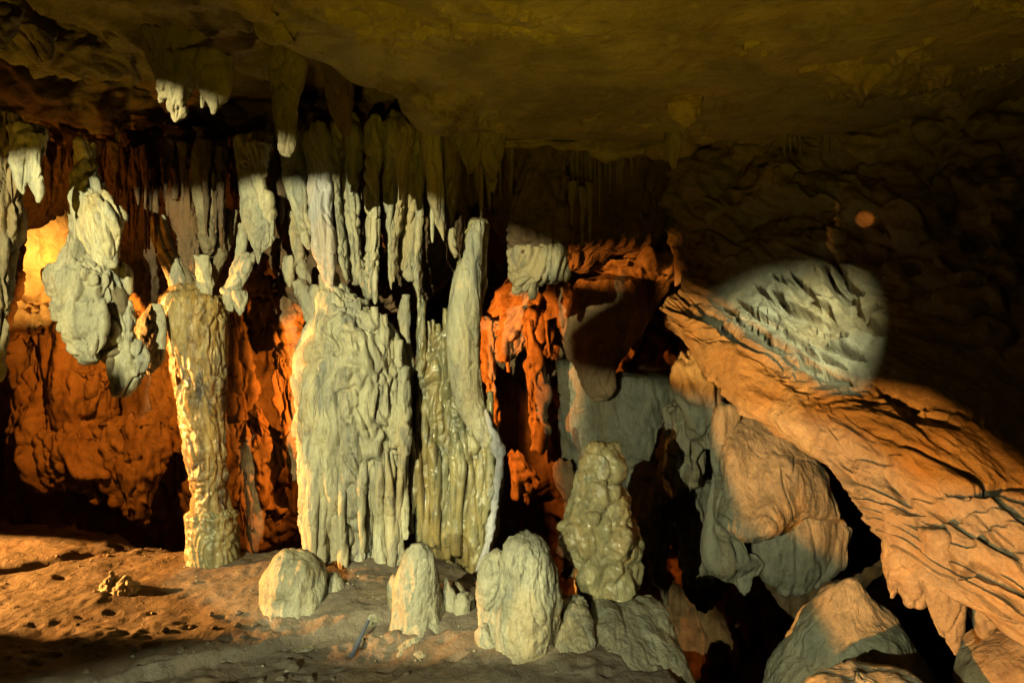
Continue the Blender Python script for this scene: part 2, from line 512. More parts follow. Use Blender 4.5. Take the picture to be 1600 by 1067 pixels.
o = obj('ceiling', patch(ceil_ctrl(), [('fbm', .08, 1.0, .5), ('ridge', .035, 1.8, .40), ('terrace', .03, 1.5, .35), ('groove', .03, 1.1, .35), ('fbm', .035, 5, .6), ('ridge', .012, 9, .6), ('rough', .008, 18, 1)], 3, nu=900, nv=520, thick=.05, axis=(1, .55, 0), cracks=[
 ([(1534, -10), (1500, 25), (1465, 45), (1420, 72), (1395, 90), (1368, 115), (1352, 133), (1350, 150), (1330, 170)], 2.7, 0.051), ([(1640, 60), (1565, 95), (1520, 112), (1480, 125), (1430, 140)], 2.3, 0.035),
 ([(1055, -10), (1048, 35), (1028, 60), (1005, 95), (985, 125), (960, 150), (930, 180), (910, 197)], 2.3, 0.035), ([(870, 115), (925, 113), (930, 130), (940, 140), (965, 135)], 1.4, 0.026),
 ([(1220, 40), (1150, 75), (1110, 95), (1080, 110), (1050, 160), (1030, 180)], 2.7, 0.046), ([(430, 55), (470, 65), (500, 80), (560, 88), (600, 102)], 1.6, 0.030), ([(740, 190), (770, 193), (800, 192)], 1.6, 0.030),
 ([(1200, 130), (1250, 105), (1300, 98), (1340, 92), (1380, 60)], 2.3, 0.035), ([(700, 28), (704, 50), (698, 75)], 1.2, 0.021), ([(1200, 190), (1260, 165), (1300, 150), (1345, 128)], 2.0, 0.030)]), M['ceil'], origin=(0, 3, 3.3)); struct(o)

def left_ceiling():
    rows = []
    for py, z in ((-700, 3.45), (-250, 3.5), (0, 3.55), (60, 3.5), (110, 3.62), (150, 3.55), (190, 3.55), (225, 3.55), (250, 3.5), (262, 3.9)):
        row = []
        for px, dz in ((-700, -.2), (-300, -.15), (-60, -.05), (60, .0), (160, -.03), (260, -.05), (360, 0), (460, .1), (560, .15), (680, .25), (860, .4), (1100, .4)):
            zz = z + dz
            Y = (zz - CZ) * F / (533.5 - py) 
            row.append((px, py, Y))
        rows.append(row)
    return rows
o = obj('ceiling', patch(left_ceiling(), [('fbm', .14, 1.1, .6), ('terrace', .09, 1.4, .5), ('ridge', .05, 2.6, .5), ('nodule', .03, 7, 1), ('rough', .012, 14, 1)], 8, nu=620, nv=420, thick=.05, axis=(1, .3, 0)), M['ceil'], origin=(-3, 5, 3.6)); struct(o)

# ================================================================== BACK WALLS
def back_wall():
    xs = [-900, -500, -200, 0, 100, 200, 300, 380, 460, 560, 680, 760, 850, 950, 1050, 1150, 1300, 1500]
    ys = [60, 200, 330, 400, 460, 520, 600, 700, 790, 860, 960, 1200]
    base = {}
    rows = []
    for y in ys:
        row = []
        for x in xs:
            Y = np.interp(x, [-900, -500, -200, 0, 200, 400, 600, 760, 900, 1050, 1200, 1500], [5.4, 7.0, 7.9, 8.6, 8.3, 7.9, 8.4, 8.8, 8.6, 8.2, 7.6, 7.0])
            Y += np.interp(y, [60, 330, 460, 480, 600, 760, 860, 1200], [-.3, .4, .6, .0, -.35, -.5, .5, 1.2])
            row.append((x, y, Y))
        rows.append(row)
    return rows
o = obj('rear_cave_wall', patch(back_wall(), [('fbm', .26, .9, .5), ('terrace', .10, 1.1, .25), ('flute', .07, 3.0, .2), ('flute', .025, 7, .15), ('groove', .04, 2.2, .3), ('rough', .008, 12, .5)], 5, nu=620, nv=380, thick=.3, axis=(0, 0, 1)), M['wall'], origin=(0, 8, 0)); struct(o)

# ================================================================== RIGHT WALL with its bedded slab
RW = [
 [(985, 150, 6.9), (1110, 180, 6.2), (1200, 185, 5.6), (1300, 175, 5.2), (1400, 165, 4.8), (1500, 150, 4.5), (1610, 120, 4.25), (1800, 60, 3.9), (2300, -100, 2.6)],
 [(1030, 330, 6.6), (1110, 330, 5.95), (1200, 320, 5.5), (1300, 310, 5.15), (1400, 310, 4.8), (1500, 310, 4.5), (1610, 320, 4.2), (1800, 320, 3.8), (2300, 260, 2.5)],
 [(1052, 405, 6.3), (1112, 430, 5.75), (1200, 445, 5.3), (1300, 460, 4.85), (1400, 490, 4.45), (1500, 530, 4.1), (1610, 580, 3.8), (1800, 640, 3.4), (2300, 700, 2.3)],
 [(1062, 440, 6.0), (1118, 480, 5.45), (1195, 520, 4.95), (1295, 570, 4.45), (1410, 612, 4.0), (1490, 660, 3.7), (1605, 745, 3.35), (1800, 850, 2.95), (2300, 1000, 2.0)],
 [(1040, 458, 5.85), (1100, 505, 5.25), (1178, 552, 4.75), (1275, 610, 4.25), (1380, 668, 3.8), (1460, 730, 3.5), (1580, 810, 3.15), (1790, 930, 2.75), (2300, 1150, 1.9)],
 [(1024, 482, 5.8), (1082, 535, 5.2), (1165, 600, 4.65), (1255, 655, 4.15), (1340, 735, 3.7), (1420, 815, 3.4), (1540, 890, 3.05), (1770, 1020, 2.65), (2300, 1300, 1.8)],
 [(1030, 498, 5.9), (1072, 560, 5.35), (1140, 622, 4.8), (1230, 685, 4.3), (1308, 745, 3.85), (1385, 850, 3.5), (1500, 935, 3.15), (1740, 1090, 2.7), (2300, 1400, 1.8)],
 [(1045, 500, 6.3), (1085, 555, 5.8), (1150, 615, 5.3), (1240, 675, 4.8), (1320, 735, 4.3), (1400, 830, 3.95), (1510, 905, 3.6), (1740, 1060, 3.1), (2300, 1380, 2.2)],
 [(1050, 480, 7.2), (1095, 530, 6.9), (1170, 590, 6.4), (1250, 640, 5.8), (1330, 700, 5.3), (1410, 780, 4.9), (1520, 860, 4.5), (1740, 1000, 3.9), (2300, 1300, 2.9)],
]
WCR = [([(1202, 457), (1236, 480), (1270, 497), (1300, 503), (1321, 490), (1338, 499), (1367, 514), (1400, 520)], 6.2, 0.144),
 ([(1232, 430), (1270, 474), (1300, 498)], 5.0, 0.120), ([(1285, 415), (1304, 452), (1316, 457), (1322, 478), (1338, 490), (1372, 478)], 6.2, 0.144),
 ([(1300, 405), (1320, 444), (1346, 457)], 4.4, 0.120), ([(1180, 448), (1228, 486), (1270, 516), (1322, 522)], 3.8, 0.108),
 ([(1132, 482), (1190, 520), (1236, 554), (1291, 587), (1330, 600)], 3.8, 0.084), ([(1228, 499), (1262, 524), (1312, 545), (1355, 562)], 3.2, 0.084),
 ([(1150, 470), (1210, 508), (1260, 545), (1320, 575)], 3.0, 0.072), ([(1205, 430), (1240, 445), (1265, 460)], 3.8, 0.096),
 ([(1480, 772), (1510, 768), (1540, 770), (1565, 762), (1620, 765)], 3.8, 0.120), ([(1375, 605), (1420, 640), (1500, 665)], 5.0, 0.060),
 ([(1500, 905), (1520, 890), (1560, 905), (1600, 930)], 3.8, 0.072), ([(1080, 470), (1140, 520), (1190, 552)], 3.0, 0.060)]
slab_axis = W(1500, 720, 3.5) - W(1080, 500, 5.4)
o = obj('bedded_cave_wall', patch(RW, [('fbm', .09, 1.4, .4), ('block', .11, 1.7, .8), ('bed', .045, 4.5, .07), ('bed', .026, 12.0, .05), ('fbm', .022, 5, .35), ('ridge', .010, 8, .3), ('groove', .035, 1.6, .2), ('rough', .004, 20, .6)], 2, nu=700, nv=560, thick=.2, axis=slab_axis, cracks=WCR), M['slab'], origin=(2.5, 4, 1)); struct(o)

# ================================================================== LEFT COLUMN
COLFL = [('flute', .020, 15, .09), ('nodule', .008, 26, .5), ('ripple', .006, 2.2, 1), ('groove', .014, 9, .15), ('rough', .004, 50, .8)]
t = thing('cave_column', 'tapering wet gold and grey column standing alone left of the massive fluted column', 'column', W(330, 882, 5.2))
obj('shaft', loft([(452, 268, 330), (465, 259, 345), (476, 257, 350), (500, 260, 351), (540, 265, 351), (580, 272, 350), (620, 280, 349), (660, 287, 348), (688, 290, 349), (700, 288, 351), (714, 291, 349), (740, 297, 350), (770, 302, 352), (800, 303, 358), (812, 305, 360)], 5.2, .95, COLFL, 3, 1.7, tip='flat', top='round', capr=.3), M['wetcol'], t)
obj('pedestal', loft([(797, 301, 361), (804, 292, 369), (815, 293, 367), (840, 293, 370), (868, 294, 373), (895, 296, 376)], 5.2, .95, [('flute', .016, 16, .12), ('groove', .014, 9, .2), ('nodule', .006, 30, 1), ('rough', .004, 50, 1)], 9, 1.7, tip='flat', top='round', capr=.1), M['wet'], t)
RUG = [('fbm', .035, 4.0, .3), ('flute', .036, 11, .08), ('groove', .035, 8, .12), ('ridge', .018, 8, .2), ('terrace', .012, 5, .2), ('nodule', .004, 30, .7), ('rough', .004, 45, .7)]
# roots of dripstone coming down onto the column
ROOT = [('flute', .018, 13, .15), ('fbm', .02, 5, .4), ('groove', .012, 8, .3), ('rough', .004, 45, .6)]
roots = [
 ([(340, 236, 262), (370, 238, 266), (400, 247, 278), (430, 258, 292), (455, 266, 300), (470, 270, 305)], 5.15, 'lime'),
 ([(405, 262, 300), (430, 262, 305), (450, 264, 318), (470, 262, 326)], 5.2, 'tan'),
 ([(230, 290, 340), (300, 300, 345), (340, 308, 340), (380, 312, 338), (395, 318, 334)], 5.1, 'tan'),
 ([(230, 250, 305), (300, 255, 308), (350, 268, 312), (400, 280, 315), (422, 294, 312), (428, 300, 306)], 5.15, 'brown'),
 ([(330, 340, 372), (370, 336, 366), (400, 326, 352), (430, 318, 340), (470, 312, 330)], 5.2, 'tan'),
 ([(400, 300, 330), (430, 304, 334), (455, 310, 336), (474, 312, 332)], 5.1, 'lime'),
]
for k, (s, Y, m) in enumerate(roots):
    obj('dripstone_root', loft(s, Y, .6, ROOT, 20 + k, 2.0), M[m], t)

# ================================================================== MASSIVE COLUMN
t = thing('fluted_column', 'massive pale green flowstone column in the middle, fluted like organ pipes down to the mud', 'column', W(620, 905, 5.0))
body = [('fbm', .035, 3.0, .35), ('flute', .034, 12, .05), ('fbm', .02, 8, .3), ('ripple', .010, 2.6, 1), ('groove', .04, 6, .10), ('nodule', .005, 32, .8), ('rough', .003, 60, .6)]
LM = loft([(428, 508, 520), (446, 505, 528), (464, 502, 548), (482, 497, 578), (500, 492, 602), (530, 484, 622), (560, 474, 632), (600, 466, 638), (640, 468, 643), (680, 472, 644), (710, 474, 642), (740, 474, 640), (770, 475, 636), (800, 476, 630), (840, 480, 622), (885, 486, 610)], 5.08, .95, body, 4, 2.0, tip='flat')
# organ pipes hanging at the foot of the left half
pipes = [(482, 12, 640, 850), (492, 13, 660, 868), (503, 13, 650, 880), (514, 12, 700, 888), (524, 11, 690, 893), (534, 10, 720, 896), (546, 11, 700, 902), (553, 8, 690, 790), (566, 9, 720, 862), (574, 10, 690, 850), (586, 11, 700, 898), (597, 12, 690, 897), (611, 11, 700, 890), (623, 10, 690, 884), (561, 7, 760, 898), (632, 8, 680, 810), (506, 9, 760, 896)]
def pipe(x, w, y0, y1, k, Y, sl, rs):
    y0 = y0 - rs.uniform(20, 70); L = y1 - y0; q = []; n = 11
    ph = rs.uniform(0, 6); sw = rs.uniform(.15, .38)
    for i in range(n):
        f = i / (n - 1)
        ww = w * (.45 + .75 * min(1, f * 2.2)) * (1 + sw * math.sin(ph + f * 8)) * (1 if f < .93 else .7)
        xx = x + sl * (f - 1) + 3 * math.sin(ph * 2 + f * 5) + rs.uniform(-.8, .8)
        q.append((y0 + L * f, xx - ww * .55, xx + ww * .55, Y + .22 * (1 - min(1, f * 2.4)) ** 1.5 + .015 * math.sin(ph + f * 9)))
    return loft(q, Y, 1.1, [('flute', .008, 20, .1), ('nodule', .007, 17, .35), ('ripple', .004, 4, 1), ('rough', .002, 60, .5)], 60 + k, 2.0, capr=.9)
rs = np.random.RandomState(3)
pp = []
for k, (x, w, y0, y1) in enumerate(pipes):
    pp.append(pipe(x, w, y0, y1, k, 4.82 - .05 * math.sin(k * 1.7) - .03 * ((k * 7) % 3), rs.uniform(-6, 8), rs))
tiers = []
def tier(x0, x1, y0, y1, Y, w, seed, col=tiers, lay=None):
    rs = np.random.RandomState(seed); x = x0
    while x < x1:
        ww = w * rs.uniform(.4, .85); ya = y0 + rs.uniform(-30, 20); yb = y1 + rs.uniform(-30, 110); L = yb - ya; q = []
        ph = rs.uniform(0, 6); dr_ = rs.uniform(-5, 5)
        for i in range(9):
            g = i / 8
            q.append((ya + L * g, x + dr_ * g - ww * (.38 + .22 * g) * (1 + .07 * math.sin(ph + 6 * g)) * (1 if g < .95 else .75), x + dr_ * g + ww * (.38 + .22 * g) * (1 + .07 * math.sin(ph * 2 + 5 * g)) * (1 if g < .95 else .75), Y + .08 * (1 - g) ** 1.2 + rs.uniform(-.006, .006)))
        col.append(loft(q, Y, .75, lay or TL, seed + int(x), 2.0, capr=.7))
        x += ww * rs.uniform(.75, 1.1)
TL = [('flute', .016, 18, .05), ('fbm', .012, 9, .4), ('ripple', .006, 4, 1), ('groove', .012, 10, .1), ('nodule', .004, 34, .7), ('rough', .003, 60, .6)]
tier(506, 556, 478, 580, 4.88, 20, 1); tier(558, 600, 500, 590, 4.84, 24, 2); tier(600, 630, 520, 600, 4.86, 20, 9); tier(486, 600, 590, 665, 4.83, 17, 3); tier(566, 640, 585, 690, 4.80, 26, 4)
tier(482, 566, 630, 745, 4.83, 16, 5); tier(572, 638, 660, 775, 4.80, 17, 6); tier(484, 500, 580, 690, 4.93, 12, 7); tier(510, 560, 540, 630, 4.85, 16, 8)
obj('left_buttress', merge([LM] + tiers + pp), M['cream'], t)
rb = [('fbm', .05, 2.6, .4), ('flute', .028, 11, .07), ('fbm', .02, 8, .3), ('groove', .035, 6, .08), ('nodule', .004, 34, .8), ('rough', .003, 60, .6)]
RM = loft([(350, 742, 757), (362, 732, 757), (380, 727, 756), (400, 723, 755), (430, 708, 754), (455, 704, 753), (480, 700, 752), (510, 688, 750), (540, 668, 748), (570, 655, 747), (600, 648, 750), (630, 648, 757), (655, 648, 768), (675, 648, 777), (700, 649, 783), (740, 652, 783), (780, 654, 779), (830, 662, 772), (870, 680, 762), (905, 712, 750), (918, 722, 742)], 5.15, .62, rb, 6, 2.0, tip='flat')
pp = []
for k, (x, w, y0, y1) in enumerate([(654, 11, 660, 842), (664, 11, 640, 855), (675, 10, 690, 850), (684, 11, 680, 848), (695, 12, 670, 868), (705, 11, 690, 850), (716, 12, 680, 862), (727, 11, 700, 880), (737, 12, 690, 868), (748, 11, 700, 885), (757, 10, 690, 862), (767, 10, 690, 836), (645, 8, 700, 800), (640, 8, 720, 830), (729, 8, 840, 905), (740, 9, 850, 915)]):
    pp.append(pipe(x, w, y0, y1, 40 + k, 4.95 + .03 * math.sin(k * 1.9) + (.06 if x > 745 else 0), rs.uniform(-5, 3) if x < 740 else -10, rs))
t2 = []
tier(655, 700, 490, 600, 5.03, 15, 11, t2); tier(655, 735, 590, 690, 5.0, 15, 12, t2); tier(655, 770, 640, 740, 4.96, 18, 13, t2); 
obj('right_buttress', merge([RM] + pp + t2), M['wet'], t)
obj('pillar', loft([(345, 743, 757), (362, 731, 757), (380, 727, 756), (400, 722, 755), (430, 706, 754), (480, 699, 752), (540, 698, 749), (600, 704, 751), (640, 716, 758), (670, 732, 767), (695, 748, 774)], 5.02, .7, [('fbm', .02, 4, .3), ('flute', .008, 12, .08), ('groove', .008, 9, .15), ('nodule', .003, 30, .6), ('rough', .003, 60, .6)], 15, 2.0), M['cream'], t)
# white frosted edge down the right side
obj('frosted_edge', merge([loft([(640, 756, 760), (668, 763, 770), (684, 769, 779), (694, 769, 785), (703, 770, 786), (722, 775, 784), (745, 774, 785), (780, 769, 781), (800, 768, 778), (830, 761, 773), (850, 758, 767), (868, 752, 764), (895, 744, 752)], 4.93, 1.0, [('nodule', .016, 20, .5), ('fbm', .02, 9, .5), ('ridge', .008, 16, .6), ('rough', .006, 50, .7)], 8, 1.8)]), M['white'], t)
obj('middle_fissure_pillar', loft([(462, 628, 640), (490, 622, 641), (530, 625, 640), (570, 630, 646), (600, 634, 648), (625, 636, 646)], 5.12, .7, [('flute', .01, 14, .2), ('nodule', .008, 16, .5)], 55, 2.0), M['cream'], t)

# ================================================================== DRAPERIES above the massive column
t = thing('drapery_curtain', 'row of long pale curtains of stone hanging above the massive fluted column', 'drapery', W(580, 215, 5.1))
DR = [('flute', .022, 13, .04), ('fbm', .012, 5, .15), ('groove', .012, 10, .06), ('nodule', .003, 30, .4), ('rough', .003, 50, .4)]
dr = [
 ([(200, 476, 522), (278, 480, 515), (300, 481, 520), (350, 485, 521), (400, 492, 524), (440, 506, 524), (450, 516, 523), (456, 519, 522)], 4.95, 'white'),
 ([(195, 518, 545), (290, 521, 531), (350, 525, 536), (400, 530, 544), (430, 537, 545), (438, 540, 544)], 5.0, 'lime'),
 ([(190, 532, 562), (290, 533, 549), (340, 534, 556), (400, 540, 562), (430, 544, 566), (442, 549, 560)], 5.08, 'lime'),
 ([(195, 540, 566), (280, 541, 560), (340, 548, 562), (400, 555, 566), (440, 560, 578), (462, 568, 584)], 5.0, 'lime'),
 ([(195, 570, 598), (290, 571, 593), (350, 572, 593), (410, 569, 592), (450, 572, 591), (468, 580, 590), (474, 584, 588)], 4.95, 'cream'),
 ([(200, 596, 640), (300, 602, 621), (340, 604, 616), (380, 606, 615), (430, 606, 614), (452, 610, 613)], 5.0, 'lime'),
 ([(200, 615, 648), (300, 622, 633), (330, 617, 631), (380, 611, 624), (420, 611, 620), (440, 613, 617)], 4.95, 'lime'),
 ([(195, 628, 658), (300, 632, 652), (350, 628, 650), (400, 624, 648), (422, 625, 645), (436, 636, 647)], 5.05, 'lime'),
 ([(200, 648, 668), (290, 651, 660), (350, 650, 660), (420, 644, 658), (450, 648, 657), (468, 654, 657)], 5.0, 'cream'),
 ([(200, 655, 690), (290, 667, 692), (330, 676, 693), (360, 686, 694), (376, 692, 694)], 4.95, 'lime'),
 ([(300, 673, 680), (340, 672, 679), (368, 672, 678), (378, 674, 677)], 5.0, 'cream'),
 ([(205, 430, 470), (290, 445, 478), (320, 455, 482), (350, 462, 484), (380, 472, 487), (388, 478, 485)], 5.0, 'cream'),
 ([(200, 455, 482), (285, 472, 482), (320, 474, 486), (350, 478, 489), (376, 484, 488)], 5.1, 'lime'),
 ([(200, 690, 722), (300, 694, 716), (340, 700, 712), (380, 705, 712), (400, 708, 711)], 5.15, 'tan'),
 ([(360, 703, 714), (380, 703, 715), (396, 706, 716), (402, 709, 714)], 4.95, 'lime'),
]
for k, (s, Y, m) in enumerate(dr):
    s2 = []
    w_ = [b - a for (_, a, b) in s]
    if s[0][0] < 210:
        a0, b0 = s[0][1], s[0][2]; m0 = (a0 + b0) / 2; yy = 178 + rs.uniform(-12, 26)
        s = [(yy, m0 - (b0 - a0) * .3, m0 + (b0 - a0) * .3), (yy + 22, a0, b0)] + s[1:]
    obj('drapery', loft(s, Y, 1.5 if min(w_[2:4]) < 14 else .75, DR, 200 + k, 1.8, capr=.8, top='round'), M[m], t)
obj('rear_light_block', loft([(185, 360, 770), (240, 366, 762), (300, 372, 758), (350, 392, 745), (400, 420, 730), (432, 440, 700)], 5.75, .3, RUG, 230, 3.0), M['brown'], t)  # added dark mass, keeps rear lamp light out of the drapery gaps
# the darker stubs between them near the roof
for k in range(26):
    x = 440 + k * 12.2 + rs.uniform(-4, 4); w = rs.uniform(7, 15); y1 = rs.uniform(262, 330) + (30 if k % 5 == 0 else 0)
    if x > 690: y1 = rs.uniform(270, 345)
    obj('stone_fold', loft([(175 + rs.uniform(0, 38), x - w * .6, x + w * .6), (232, x - w * .6, x + w * .6), (y1 - 30, x - w * .35, x + w * .4), (y1, x - w * .12, x + w * .12)], 5.12 + rs.uniform(-.1, .25), 1.0, DR, 240 + k, 2.0), M['brown'], t)

# other hanging formations --------------------------------------------------
HG = [('flute', .016, 13, .12), ('fbm', .025, 4, .4), ('groove', .012, 8, .2), ('nodule', .005, 28, .7), ('rough', .004, 45, .6)]
t = thing('hanging_drapery', 'broad pale folded drapery ending in one sharp point, right of the gold column', 'drapery', W(400, 225, 5.0))
obj('fold', loft([(215, 362, 425), (280, 369, 412), (300, 372, 418), (330, 376, 424), (355, 382, 429), (380, 390, 424), (398, 397, 410), (412, 402, 405)], 4.95, .45, HG, 300, 1.8), M['lime'], t)
obj('fold', loft([(225, 385, 425), (285, 395, 412), (310, 404, 422), (335, 412, 428), (348, 420, 428)], 4.85, .5, HG, 301, 1.8), M['cream'], t)

def hang(name, label, parts, Y, mat, t_=.7, layers=HG, cat='stalactite', seed=1, group=None, step=2.0):
    if len(parts) == 1:
        o = obj(name, loft(parts[0], Y, t_, layers, seed, step), M[mat], hang=True); return tag(o, label, cat, group)
    y0 = parts[0][0]; r = thing(name, label, cat, W((y0[1] + y0[2]) / 2, y0[0], Y), group)
    for k, s in enumerate(parts):
        obj('lobe', loft(s, Y - .03 * k, t_, layers, seed + k, step), M[mat], r)
    return r
# big pale mass, far left
r = thing('hanging_flowstone', 'big craggy pale grey hanging mass between the bright opening and the gold column', 'flowstone', W(140, 240, 4.5))
for k, (s, Y, m, tt) in enumerate([
 ([(225, 118, 152), (262, 120, 148), (290, 113, 162), (320, 110, 182), (350, 108, 186), (380, 106, 184), (410, 100, 178), (440, 98, 172)], 4.55, 'lime', .7),
 ([(305, 128, 160), (330, 122, 186), (360, 126, 186), (390, 138, 184), (410, 150, 180), (424, 160, 172)], 4.38, 'cream', .55),
 ([(405, 96, 150), (422, 80, 172), (435, 77, 176), (460, 86, 174), (490, 95, 168), (520, 104, 162), (545, 120, 156), (562, 134, 148)], 4.5, 'lime', .6),
 ([(470, 124, 160), (500, 122, 160), (530, 126, 160), (550, 132, 156), (558, 138, 150)], 4.38, 'lime', .5),
 ([(430, 150, 178), (470, 156, 186), (510, 152, 178), (545, 158, 176), (570, 166, 176), (585, 169, 174)], 4.55, 'tan', .7),
 ([(420, 168, 194), (460, 170, 196), (500, 172, 208), (540, 174, 222), (565, 176, 228), (590, 177, 218), (610, 182, 204), (619, 190, 196)], 4.6, 'cream', .7)]):
    obj('lobe', loft(s, Y, tt, RUG, 310 + k, 1.9), M[m], r)
o = hang('flat_stalactite', 'smooth pale grey blade hanging just left of the gold column', [[(476, 236, 254), (488, 228, 257), (505, 214, 258), (525, 210, 258), (550, 214, 257), (568, 222, 252), (584, 229, 238)]], 4.95, 'lime', .5, [('fbm', .02, 5, .5), ('groove', .008, 8, .3), ('rough', .004, 40, .6)], 'flowstone', 330)
r = hang('dripstone_brackets', 'curled pale brackets hanging between the gold column and the pointed drapery', [
   [(350, 374, 388), (375, 368, 388), (400, 366, 380), (425, 356, 374), (445, 348, 366), (456, 346, 356)],
   [(395, 376, 398), (415, 372, 397), (435, 362, 390), (455, 352, 378), (470, 348, 368)],
   [(452, 346, 362), (470, 350, 366), (485, 356, 364)],
   [(455, 362, 388), (470, 362, 388), (485, 366, 382), (492, 372, 378)]], 5.05, 'lime', .6, ROOT, 'dripstone', 340)
r = hang('dripstone_brackets', 'ragged grey dripstone with a drooping leaf shape, left of the draperies', [
   [(330, 446, 466), (370, 452, 474), (410, 462, 478), (440, 472, 484), (448, 478, 482)],
   [(400, 446, 458), (415, 440, 462), (432, 442, 460), (448, 450, 454)],
   [(440, 458, 470), (460, 462, 496), (475, 470, 500), (500, 476, 490)],
   [(445, 486, 500), (460, 484, 502), (480, 484, 498), (500, 482, 494)]], 5.1, 'lime', .6, ROOT, 'dripstone', 350)
# near-roof stalactites
hang('white_tipped_stalactite', 'stubby stalactite with two bright white tips hanging highest of the left group', [
   [(60, 226, 330), (90, 232, 318), (120, 236, 296), (140, 238, 280), (155, 242, 268), (160, 246, 258)],
   [(95, 250, 320), (130, 252, 300), (155, 254, 292), (172, 257, 290), (184, 264, 282), (190, 270, 277)],
   [(90, 290, 345), (130, 305, 345), (155, 310, 326), (168, 312, 320)],
   [(90, 318, 365), (135, 322, 356), (160, 328, 342), (178, 331, 335)]], 3.1, 'tan', .9, HG, 'stalactite', 360)
hang('white_tipped_stalactite', 'single blunt stalactite with a bright white end left of the roof bulge', [
   [(-20, 400, 490), (30, 406, 484), (70, 412, 478), (110, 420, 474), (150, 426, 466), (190, 427, 460), (215, 429, 459), (232, 434, 458), (243, 440, 455)],
   [(40, 440, 486), (90, 446, 482), (130, 452, 472), (150, 456, 462)]], 3.75, 'tan', .8, HG, 'stalactite', 370)
hang('stalactite', 'blunt brown stalactite at the edge of the dark hollow beneath the roof bulge', [
   [(60, 490, 562), (110, 505, 558), (150, 514, 554), (180, 522, 550), (200, 530, 548), (209, 537, 545)]], 4.2, 'brown', .8, HG, 'stalactite', 380)
hang('stalactite', 'pair of short pale points hanging high above the bright opening at far left', [
   [(200, 14, 70), (240, 20, 66), (265, 24, 44), (290, 27, 42), (303, 33, 38)],
   [(210, 36, 74), (250, 42, 64), (280, 46, 64), (305, 54, 65), (316, 57, 62)]], 4.0, 'lime', .8, HG, 'stalactite', 385)
hang('hanging_flowstone', 'dark ragged stone strip hanging along the left edge beside the bright opening', [
   [(180, -90, 30), (260, -80, 32), (340, -60, 34), (400, -50, 28), (440, -50, 20), (480, -50, 16), (520, -50, 12), (560, -40, 6), (590, -30, 0)]], 4.1, 'tan', .6, RUG, 'flowstone', 390)
hang('wall_tooth', 'small bright pointed tooth standing out high on the left roof', [
   [(50, 8, 80), (68, 30, 76), (82, 44, 76), (95, 52, 72), (103, 58, 66)]], 3.2, 'tan', .8, HG, 'stalactite', 395)
hang('wall_tooth', 'long pale tooth at the upper left corner of the photo', [
   [(20, -30, 28), (45, -20, 20), (62, -10, 14), (76, -6, 6)]], 2.9, 'tan', .8, HG, 'stalactite', 396)
# roof ledges at upper left
for k, (s, Y, lab) in enumerate([
   ([(-60, 40, 10, -60, 3.7), (60, 100, 60, 10, 3.8), (160, 118, 170, 20, 4.0), (260, 105, 290, 20, 4.2), (380, 90, 390, 10, 4.4), (470, 95, 480, 10, 4.7)], 4, 'uppermost thick olive roof ledge at upper left')
   ,([(-80, 150, -60, 60, 4.6), (30, 175, 60, 70, 4.7), (130, 200, 150, 110, 4.9), (220, 200, 230, 120, 5.1), (330, 215, 350, 130, 5.4), (430, 215, 440, 130, 5.7), (500, 215, 520, 130, 6.0)], 5, 'second orange-brown roof ledge below the uppermost one at left')
   ,([(-80, 235, -60, 170, 5.5), (60, 235, 90, 180, 5.6), (200, 240, 230, 190, 5.7), (330, 262, 340, 215, 5.9), (430, 262, 440, 215, 6.0)], 5, 'lowest orange-brown roof ledge just over the dark drip fringe')]):
    o = obj('roof_ledge', loft(s, Y, .5, [('fbm', .12, 1.6, .6), ('terrace', .05, 2.2, .6), ('flute', .03, 6, .5), ('nodule', .02, 9, .8), ('groove', .02, 4, .6), ('rough', .008, 22, 1)], 400 + k, 2.6), M['ceil'], hang=True)
    tag(o, lab, 'rock ledge', 'rock ledges of the left roof')

for k, (s, lab) in enumerate([
   ([(735, 222, 730, 190, 5.15), (800, 236, 800, 200, 5.2), (900, 232, 900, 203, 5.3), (985, 240, 985, 205, 5.3), (1070, 226, 1070, 200, 5.2)], 'sagging reddish roof ledge along the roof lip above the soda straws'),
   ([(1070, 222, 1070, 200, 5.15), (1150, 228, 1150, 200, 5.1), (1270, 214, 1270, 196, 5.0), (1380, 208, 1380, 184, 4.85), (1500, 188, 1500, 166, 4.6), (1640, 165, 1640, 142, 4.35)], 'dim ledge where the roof meets the dark right wall')]):
    tag(obj('roof_ledge', loft(s, 5.1, .8, [('fbm', .14, 2.0, .5), ('terrace', .04, 3, .4), ('ridge', .03, 5, .4), ('groove', .03, 4, .4), ('rough', .008, 22, 1)], 410 + k, 2.6), M['ceil'], hang=True), lab, 'rock ledge')
# drip fringe under the left roof
def fringe(label, spec, mat, seed, name='stalactite_fringe', backing=None, group=None):
    rs = np.random.RandomState(seed)
    r = thing(name, label, 'stalactites', W(*spec[0][:2], spec[0][3]), group)
    if backing:
        obj('rock_band', loft(backing[0], backing[1], .5, RUG, seed, 3.0), M[mat], r)
    for k, (x, y0, y1, Y, w) in enumerate(spec):
        L = y1 - y0; b = rs.uniform(-.15, .15) * w
        obj('stalactite', loft([(y0 - 6, x - w * .9, x + w * .9), (y0 + L * .3, x - w * .5 + b, x + w * .5 + b), (y0 + L * .7, x - w * .32, x + w * .32), (y1, x - w * .12, x + w * .12)], Y, .9, HG if w > 5 else [('fbm', .006, 14, .4)], seed + k, 2.2), M[mat], r)
    return r
rs = np.random.RandomState(21)
sp = []
for k in range(70):
    x = rs.uniform(-10, 470)
    sp.append((x, 222 + rs.uniform(-6, 20) + (12 if x > 250 else 0), rs.uniform(262, 350), rs.uniform(5.2, 6.0), rs.uniform(4, 15)))
